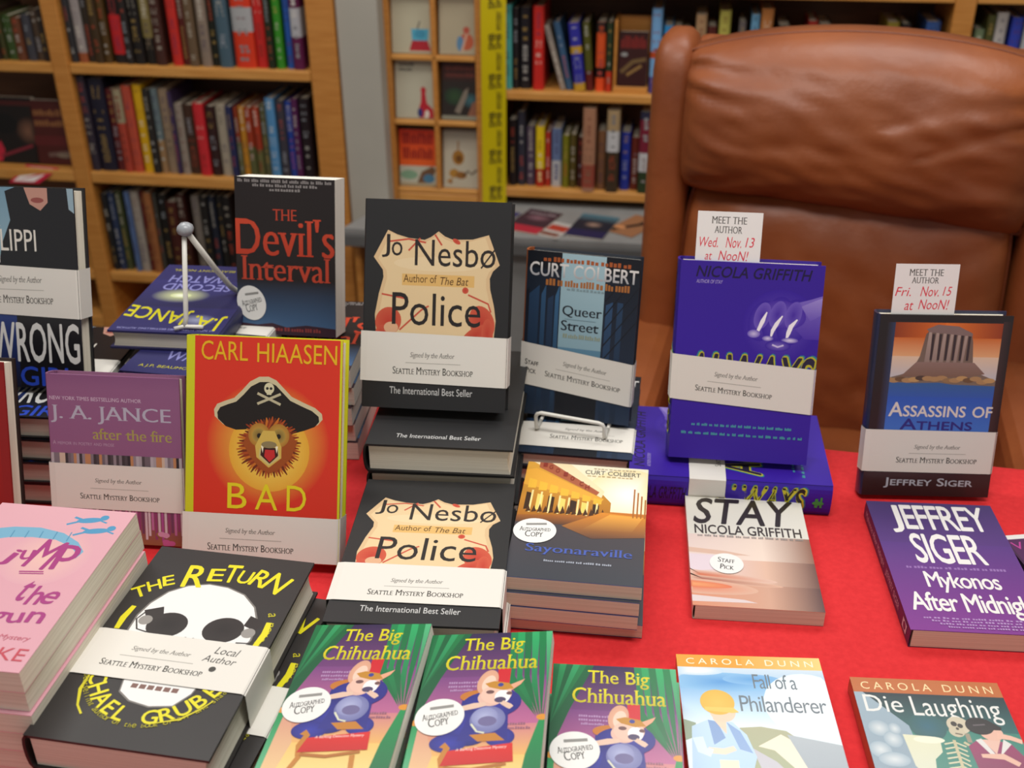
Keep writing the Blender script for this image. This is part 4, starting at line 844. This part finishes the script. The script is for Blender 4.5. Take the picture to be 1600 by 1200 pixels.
c.p([(.64,.38),(.70,.35),(.82,.34),(.92,.36),(.98,.44),(1,.6),(.66,.6)],'#8f2f5e','#6e2448').p([(.74,.34),(.86,.34),(.80,.42)],'#d8b0a0').p([(.70,.345),(.74,.335),(.80,.43),(.77,.43)],'#d3d0cc').p([(.88,.335),(.92,.36),(.82,.43)],'#d3d0cc')
c.e(.82,.30,.075,.07,'#d8ab98').e(.76,.265,.09,.075,'#1c1618').p([(.70,.235),(.82,.225),(.9,.27),(.89,.285),(.76,.285)],'#1c1618').st([(.72,.262),(.8,.255)],.012,'#5a5256').st([(.85,.315),(.93,.325),(1,.345)],[.05,.04,.04],'#dcae9a').st([(.7,.43),(.84,.43),(.92,.47)],[.03,.05,.04],'#d8ab98')
o=book('book','teal paperback with skeleton and woman on its cover, orange top strip',.136,.210,.018,False,c,'#9a4a2a',page='pages',mat='gloss'); place(o,.371,.565,.0200,-3.9)

# white-topped paperback
c=Canvas(.134,.208,'#cda48e'); c.r(0,0,1,.42,'#d8d5ca').rh(0,.41,.6,.62,'#dcc8c0','#e3cfc0').rh(.6,.41,1,.62,'#e3cfc0','#8a6252').rh(0,.62,.6,.82,'#d8c4c4','#d6b09a').rh(.6,.62,1,.82,'#d6b09a','#6a4a44').rh(0,.82,.6,1,'#d08a68','#c99c84').rh(.6,.82,1,1,'#c99c84','#5a4040')
c.p([(0,.53),(.3,.55),(.5,.58),(.3,.585),(0,.57)],'#d2b09c').p([(0,.585),(.3,.59),(.42,.63),(.3,.70),(0,.73)],'#d9c9d0').e(.08,.755,.6,.05,'#c4673f','#d6b4a2',5).e(.1,.79,.62,.035,'#9c5a48','#d2a890',5).e(.02,.85,.50,.09,'#d4724c','#d2a890',3).e(.02,.835,.3,.04,'#e09a62','#d4724c',3).p([(0,.92),(.4,.94),(.5,.96),(0,.97)],'#d6c6c4')
c.dash(.07,.025,.95,.04,'#d8aca0',12)
c.t('STAY',.055,.068,.925,.315,'#2c2522','bi').t('NICOLA GRIFFITH',.06,.322,.945,.405,'#3a322e','b').dash(.08,.412,.95,.43,'#8a8480',14)
o=book('book','white topped paperback with blurred orange photo and oval sticker',.134,.208,.018,False,c,'#b8a498',page='pages_warm',mat='gloss',sticker=(.295,.66,.135,.13,'pick',8)); place(o,.251,.877,.0200,-5.7)

# purple paperback and sliver
c=Canvas(.141,.222,'#54307a'); c.r(0,0,1,.35,'#3f2f66','#4f2f74').r(0,.35,1,1,'#52307a','#7a2f86')
c.t('J',.14,.03,.235,.268,'#e2dfdc','b').t('EFFREY',.25,.025,.905,.235,'#e2dfdc','bt').t('SIGER',.235,.27,.765,.51,'#e2dfdc','bt').dash(.13,.535,.87,.553,'#8f6aa8',8).t('Mykonos',.24,.575,.78,.73,'#e2dfdc','bt').t('After Midnight',.07,.73,.99,.905,'#e2dfdc','bt')
for k in range(4): c.dash(.12+.05*k,.905+.02*k,.93-.03*k,.917+.02*k,'#a884b8',10-k)
sp=Canvas(.222,.022,'#000'); sp.t('Mykonos After Midnight',.05,.28,.48,.74,'#b8889a','b').t('JEFFREY SIGER',.52,.28,.8,.74,'#b8889a','b').p([(.88,.25),(.95,.25),(.95,.75),(.88,.75)],'#b8a0a8').e(.915,.5,.02,.02,'#5a2a50')
o=book('book','purple paperback with large white lettering lying before the ruined temple hardcover',.141,.222,.022,False,c,'#4a1f4a',page='pages_warm',spine=sp,mat='satin'); place(o,.464,.834,.0240,-4.7)
c=Canvas(.14,.21,'#4a1a4c'); c.r(0,0,1,.035,'#d8d4d0').t('V',.03,.06,.12,.12,'#b03a8a','').p([(0,.035),(.02,.035),(.02,1),(0,1)],'#3a143c')
o=book('book','purple book with white top edge at the right end of the table',.14,.21,.02,False,c,'#2a1030',mat='satin'); place(o,.635,.793,.0220,6)

# deep violet fist hardcover, standing and lying
def cv_always():
    V='#35189a'
    c=Canvas(.161,.236,V); c.r(0,0,1,.4,'#351a92',V)
    vio=('#35189a','#4a2fa6','#7f6ac4','#b3a6de','#e6e0f4','#5a42b0')
    for x,y,a,b,r,e in ((.72,.30,.26,.26,0,V),(.60,.28,.10,.15,12,V),(.70,.27,.10,.17,12,V),(.81,.28,.11,.17,12,V)): c.e(x,y,a,b,'#5b45b0',e,r)
    c.p([(.70,.205),(.80,.19),(.92,.165),(1,.145),(1,.36),(.9,.36),(.80,.29)],'#7a66c0','#4a2fa6').p([(.86,.2),(.95,.17),(1,.155),(1,.24),(.93,.27)],'#9a8ad0','#6650b6')
    c.e(.74,.245,.16,.10,'#6b57b8','#4427a2',10)
    for x,y in ((.595,.255),(.70,.245),(.81,.245)): c.e(x,y,.055,.10,'#4427a2','#6a55ba',14)
    c.st([(.625,.235),(.60,.28),(.575,.325),(.565,.35)],[.008,.03,.022,.008],'#f0ecf8').st([(.735,.25),(.70,.29),(.675,.325),(.665,.36)],[.008,.028,.026,.01],'#f0ecf8').st([(.84,.265),(.80,.30),(.785,.335),(.775,.365)],[.01,.032,.03,.01],'#f0ecf8')
    c.e(.545,.345,.045,.03,'#c9bfe6','#6a55ba').e(.645,.365,.04,.02,'#d8d0ee','#5b45b0').e(.80,.37,.06,.02,'#e0d8f2','#5b45b0').e(.72,.40,.09,.04,'#7a66c0',V).st([(.68,.395),(.72,.405),(.76,.395)],.012,'#c9bfe6')
    c.t('NICOLA GRIFFITH',.11,.022,.915,.078,'#1b0f3e','bi').t('AUTHOR OF STAY',.115,.09,.30,.108,'#a89cd0','i')
    for d,cc,st in ((.022,'#2a8a8a','B'),(.012,'#b8b02a','B'),(0,'#26203a','b')): c.t('ALWAYS',.08-d,.452-d*.6,.99+d,.66+d*.6,cc,st+'i')
    c.dash(.15,.812,.87,.826,'#4aa0a8',15).dash(.08,.857,.95,.871,'#4aa0a8',18)
    return c
def sp_always():
    c=Canvas(.236,.042,'#000'); c.t('NICOLA GRIFFITH',.02,.3,.29,.72,'#1b0f3e','bi')
    for d,cc,st in ((.016,'#2a7a8a','B'),(.009,'#c8c02a','B'),(0,'#1f1a16','b')): c.t('ALWAYS',.42-d,.12-d*3,.87+d,.90+d*3,cc,st+'i')
    c.e(.935,.55,.028,.012,'#3a9a4a').r(.92,.40,.935,.7,'#3a9a4a').r(.945,.35,.955,.7,'#3a9a4a'); return c
bd=Canvas(.161,.236,'#fff'); bd.skew=1; bandart(bd,(.29,.555,.60,.585),(.16,.63,.71,.66))
al=book('book','violet hardcover with clenched fist standing with a card in it',.161,.236,.036,True,cv_always(),'#2e1586',band=(.487,.715,.045,bd),spine=sp_always(),mat='satin',group='violet fist-cover hardcovers'); place(al,.266,1.102,.0535,-7.6,75.4)
bd=Canvas(.161,.236,'#fff'); bandart(bd,(.29,.36,.60,.385),(.16,.43,.71,.46))
ll=book('book','violet hardcover lying with its spine to the front under its standing twin',.161,.236,.0415,True,cv_always(),'#34179a',band=(.30,.48,0,bd),spine=sp_always(),mat='satin',group='violet fist-cover hardcovers'); place(ll,.3815,1.142,.0440,83)

# ruined temple hardcover
c=Canvas(.149,.223,'#1f1a1c'); c.rh(.06,.04,.5,.2,'#7a2c12','#d86a22').rh(.5,.04,.95,.2,'#e0742a','#8a3414').rh(.08,.2,.5,.34,'#d8a078','#e6d8c4').rh(.5,.2,.95,.34,'#e0d4c6','#c9ad98').r(.08,.12,.95,.22,'#c96a2c','#dfa878')
c.r(.08,.22,.95,.35,'#dcc0a4','#b9bcc4').r(.06,.36,.96,.44,'#2f5f96','#2a5ab0').r(.06,.44,.96,.64,'#2458b8','#3a74c8')
c.p([(.07,.345),(.2,.32),(.28,.30),(.33,.22),(.36,.10),(.42,.055),(.6,.06),(.70,.09),(.72,.14),(.74,.26),(.8,.31),(.95,.35),(.95,.375),(.6,.37),(.5,.36),(.3,.365),(.08,.36)],'#6a564e','#7a6a5c')
for k in range(6): x=.38+k*.055; c.p([(x,.09),(x+.022,.09),(x+.028-.004*k,.25),(x-.012,.25)],'#a8948a','#8f7c74'); c.r(x+.026,.10,x+.045,.24,'#33282c')
c.p([(.36,.075),(.44,.05),(.6,.058),(.71,.095),(.71,.11),(.38,.09)],'#7f6a66').p([(.31,.25),(.75,.25),(.84,.31),(.7,.33),(.2,.33)],'#8a7068','#7a5f50')
for k in range(16): c.e(.1+.052*k,.335+.02*RG.random(),.045,.02,RG.choice(['#a8845a','#6a5038','#8f7250','#4a3c34','#b8925f']))
c.r(0,0,.06,1,'#1a1618').rh(.06,.04,.12,.64,'#1f1a1c','#2a3a5a').r(0,0,1,.03,'#1c181a').rh(.93,.03,1,.64,'#3a2a2a','#191517')
c.t('Assassins of',.14,.47,.94,.55,'#d8d2cc','bc').t('Athens',.24,.56,.80,.622,'#20287c','bc'); c.r(0,.86,1,1,'#3a1c1e','#221618'); c.t('Jeffrey Siger',.165,.895,.865,.955,'#a8b0ba','bc')
bd=bandart(Canvas(.149,.223,'#fff'),(.37,.705,.73,.735),(.24,.775,.87,.808))
at_=book('book','ruined temple hardcover standing at the right with a card in it',.149,.223,.025,True,c,'#232a48',band=(.625,.862,.005,bd),mat='gloss'); place(at_,.493,1.092,.0085,-2.8,78.8)

# meet-the-author cards tucked inside the covers
def card(label,bk_,u0,u1,up,down,w,h,lines):
    o=thing('author_card',label,'card',bk_.location,bk_.rotation_euler,'white cards with red handwriting','YXZ'); t=bk_['_t']-.0028
    x0=-w/2+u0*w; x1=-w/2+u1*w; cw=x1-x0; chh=up+down; c=Canvas(cw,chh,'#e6e4e0'); k=up/chh
    for txt,a,b_,v0,v1,col,st in lines: c.t(txt,a,v0*k,b_,v1*k,col,st)
    m=MB(); m.box(x0,x1,h-down,h+up,t-.0005,t,C('#e6e4e0')); c.put(m,lambda u,v,e:(x0+u*cw,h+up-v*chh,t+e)); m.build('card',M['matte'],o,recalc=False); return o
red='#d8384a'
card('white card with red handwriting in the violet standing hardcover',al,.095,.545,.056,.02,.161,.236,[('MEET THE',.22,.76,.10,.24,'#55534f','s'),('AUTHOR',.27,.70,.29,.43,'#55534f','s'),('Wed.',.05,.34,.52,.72,red,'i'),('Nov.',.46,.70,.50,.72,red,'i'),('13',.76,.90,.50,.70,red,'i'),('at',.15,.26,.84,.98,red,'i'),('NooN!',.36,.82,.78,.98,red,'i')])
card('white card with red handwriting in the ruined temple hardcover',at_,.08,.555,.058,.02,.149,.223,[('MEET THE',.22,.76,.10,.23,'#55534f','s'),('AUTHOR',.27,.70,.26,.38,'#55534f','s'),('Fri.',.03,.28,.46,.64,red,'i'),('Nov.',.43,.72,.44,.64,red,'i'),('15',.78,.92,.44,.62,red,'i'),('at',.2,.34,.76,.92,red,'i'),('NooN!',.42,.90,.70,.90,red,'i')])

# ---------------------------------------------------------------- the left back piles
c=Canvas(.128,.19,'#221b1b'); c.r(0,.64,1,.97,'#221b1b','#46668c').p([(0,.93),(.2,.94),(.35,.925),(.5,.95),(.7,.93),(1,.945),(1,1),(0,1)],'#3a2430'); c.dash(.03,.012,.97,.032,'#8a8482',11).dash(.18,.04,.83,.058,'#8a8482',8).dash(.35,.066,.66,.084,'#8a8482',4)
c.t('THE',.38,.195,.62,.265,'#b8402a','s').t("Devil's",.0,.25,.995,.49,'#c8452a','s',c2='#b83a22').t('Interval',.05,.495,.95,.65,'#b8402a','s'); c.dash(.3,.95,.85,.975,'#8a3a3a',6)
dv_=lambda t_: book('book','dark paperback with red lettering standing behind the red monkey book',.128,.197,t_,False,c,'#1d1717',page='pages_white',mat='satin',sticker=(.145,.80,.145,.175,'auto',-20),group='dark red-lettered paperbacks')
dv=dv_(.044); place(dv,-.286,1.262,.1440,-8,75)
ds=dv_(.0258); place(ds,-.262,1.196,.1315,-5); ds['label']='dark paperback lying directly under the standing red-lettered copy'
stack(ds,['dark red-lettered paperback, second in the pile under the standing copy','dark red-lettered paperback, third in the pile under the standing copy','dark red-lettered paperback, fourth in the pile under the standing copy','dark red-lettered paperback at the bottom under the standing copy'],.004,1.5,.026,6)

def cv_wrong():
    c=Canvas(.155,.235,'#15151a'); c.r(0,0,.62,.4,'#6f93a6','#8fb0bd').p([(.47,.02),(.5,.16),(.42,.28),(.38,.42),(1,.42),(1,0),(.55,0)],'#141418').p([(.62,0),(.80,0),(.80,.07),(.74,.11),(.66,.08)],'#b98a7a').e(.72,.06,.05,.02,'#8f4a44').p([(.95,0),(1,0),(1,.12),(.96,.1)],'#8fa8b4')
    c.t('HANK',.12,.10,.42,.19,'#dad6cc','').t('PHILLIPPI',.12,.205,.69,.31,'#dad6cc','').t('RYAN',.12,.325,.4,.37,'#dad6cc','')
    c.r(0,.62,.5,1,'#20387a','#16182a').t('WRONG',.29,.665,.985,.87,'#d6d6d2','b').t('GIRL',.5,.89,.95,.99,'#2a48b8','b'); return c
bd=bandart(Canvas(.155,.235,'#fff'),(.38,.435,.72,.475),(.24,.53,.80,.57))
fw=book('book','dark hardcover with black coated figure standing at the back left',.155,.235,.030,True,cv_wrong(),'#17171c',band=(.385,.63,.02,bd),page='pages',group='dark coat-figure hardcovers',mat='gloss'); place(fw,-.584,1.152,.1315,-6,73)
fl=copy_tree(fw); place(fl,-.584,1.100,.1225,-5); fl['label']='dark hardcover lying directly under the standing black coat figure copy'
stack(fl,['dark hardcover, second in the pile under the coat figure copy','dark hardcover, third in the pile under the coat figure copy','dark hardcover at the bottom under the coat figure copy'],.005,1.5,.030,9)

c=Canvas(.140,.215,'#8f1a18'); c.r(.0,0,1,.04,'#7a1414').r(.1,.06,.93,.9,'#a8221c','#8a1614').r(.86,.06,.875,.8,'#c9b8a0').r(.60,.2,.78,.6,'#c43a2a','#7a1612'); bd=Canvas(.14,.215,'#fff'); bandart(bd,(.3,.86,.6,.885),(.2,.92,.7,.945))
o=book('book','red hardcover standing at the left end before the coat figure book',.140,.215,.026,True,c,'#7a1614','#221414',band=(.81,1.0,0,bd),page='pages'); place(o,-.625,1.0,.010,-6,73)

def cv_second():
    c=Canvas(.140,.205,'#2b2a5c'); c.r(0,.35,1,.75,'#26264f','#2f2e66').e(.62,.52,.28,.16,'#c9cf9a','#2c2b5e').e(.62,.52,.1,.05,'#e8ecd8','#c0c890').e(.3,.18,.2,.12,'#8f94b0','#2b2a5c')
    c.t('#1 NEW YORK TIMES BESTSELLING AUTHOR',.06,.03,.94,.055,'#8f8fc0','').t('J.A. JANCE',.03,.12,.985,.33,'#c8c01c','b',shear=.17).t('SECOND',.2,.60,.86,.70,'#7f7fb8','b').t('WATCH',.28,.72,.86,.83,'#7f7fb8','b').t('A J.P. BEAUMONT NOVEL',.12,.90,.9,.94,'#b8b01c',''); return c
sw=book('book','navy hardcover with yellow lettering lying upside down on top of its pile',.140,.205,.025,True,cv_second(),'#25254e',page='pages',mat='satin',group='navy yellow-lettered hardcovers'); place(sw,-.402,1.408,.1775,174)
bd=bandart(Canvas(.14,.205,'#fff'),(.3,.27,.6,.30),(.2,.34,.75,.37))
s2=book('book','navy hardcover with white band, second in the upside down one\'s pile',.140,.205,.025,True,cv_second(),'#25254e',page='pages',mat='satin',band=(.24,.44,0,bd),group='navy yellow-lettered hardcovers'); place(s2,-.397,1.142,.1520,-11)
c=Canvas(.150,.215,'#1d1a1f'); c.r(0,.55,1,.62,'#c9c4bc').p([(.0,.62),(.3,.62),(.2,1),(0,1)],'#221d24').p([(.02,.8),(.06,.74),(.09,.86),(.06,.98),(.01,.95)],'#cfc6b4').e(.2,.72,.14,.08,'#5a3f40','#1d1a1f')
s3=book('book','dark photo hardcover, third down in the navy pile',.150,.215,.025,True,c,'#1d1a1f',page='pages',mat='satin',group='hardcovers under the navy pair'); place(s3,-.412,1.132,.1268,-3)
stack(s3,['dark photo hardcover, fourth down in the navy pile','dark photo hardcover, fifth down in the navy pile','dark photo hardcover, sixth down in the navy pile','dark photo hardcover at the bottom of the navy pile'],.004,1.5,.0251,12)

# empty white easel standing on the navy pile
we=thing('wire_easel','empty white folding easel with grey knob on the navy pile','easel',(-.395,1.222,T+.1785),(0,0,0))
P=Vector((.012,.004,.123))
b=MB(); K=12
for j in range(7):
    a=-PI/2+PI*j/6
    for k in range(K): b.v.append((P.x+.0098*math.cos(a)*math.cos(2*PI*k/K)*(1+.08*(k%2)),P.y+.0098*math.cos(a)*math.sin(2*PI*k/K)*(1+.08*(k%2)),P.z+.0085*math.sin(a)))
for j in range(6):
    for k in range(K): b.f.append((j*K+k,j*K+(k+1)%K,(j+1)*K+(k+1)%K,(j+1)*K+k)); b.m.append(0); b.sm.append(True); b.c.append([(1,1,1,1)]*4)
b.build('knob',M['steel'],we)
MB().tube([(-.003,-.010,.0028),(-.001,-.006,.012),(.010,.002,.114)],.0030,8).build('leg',M['white_wire'],we)
MB().tube([(-.014,-.016,.0028),(-.003,-.010,.0030),(.02,-.012,.0028)],.0026,8).build('foot',M['white_wire'],we)
MB().tube([(.015,.006,.115),(.026,.05,.055),(.034,.083,.014),(.038,.092,.0045),(.044,.094,.0034),(.052,.096,.0032)],.0036,8).build('leg',M['white_wire'],we)
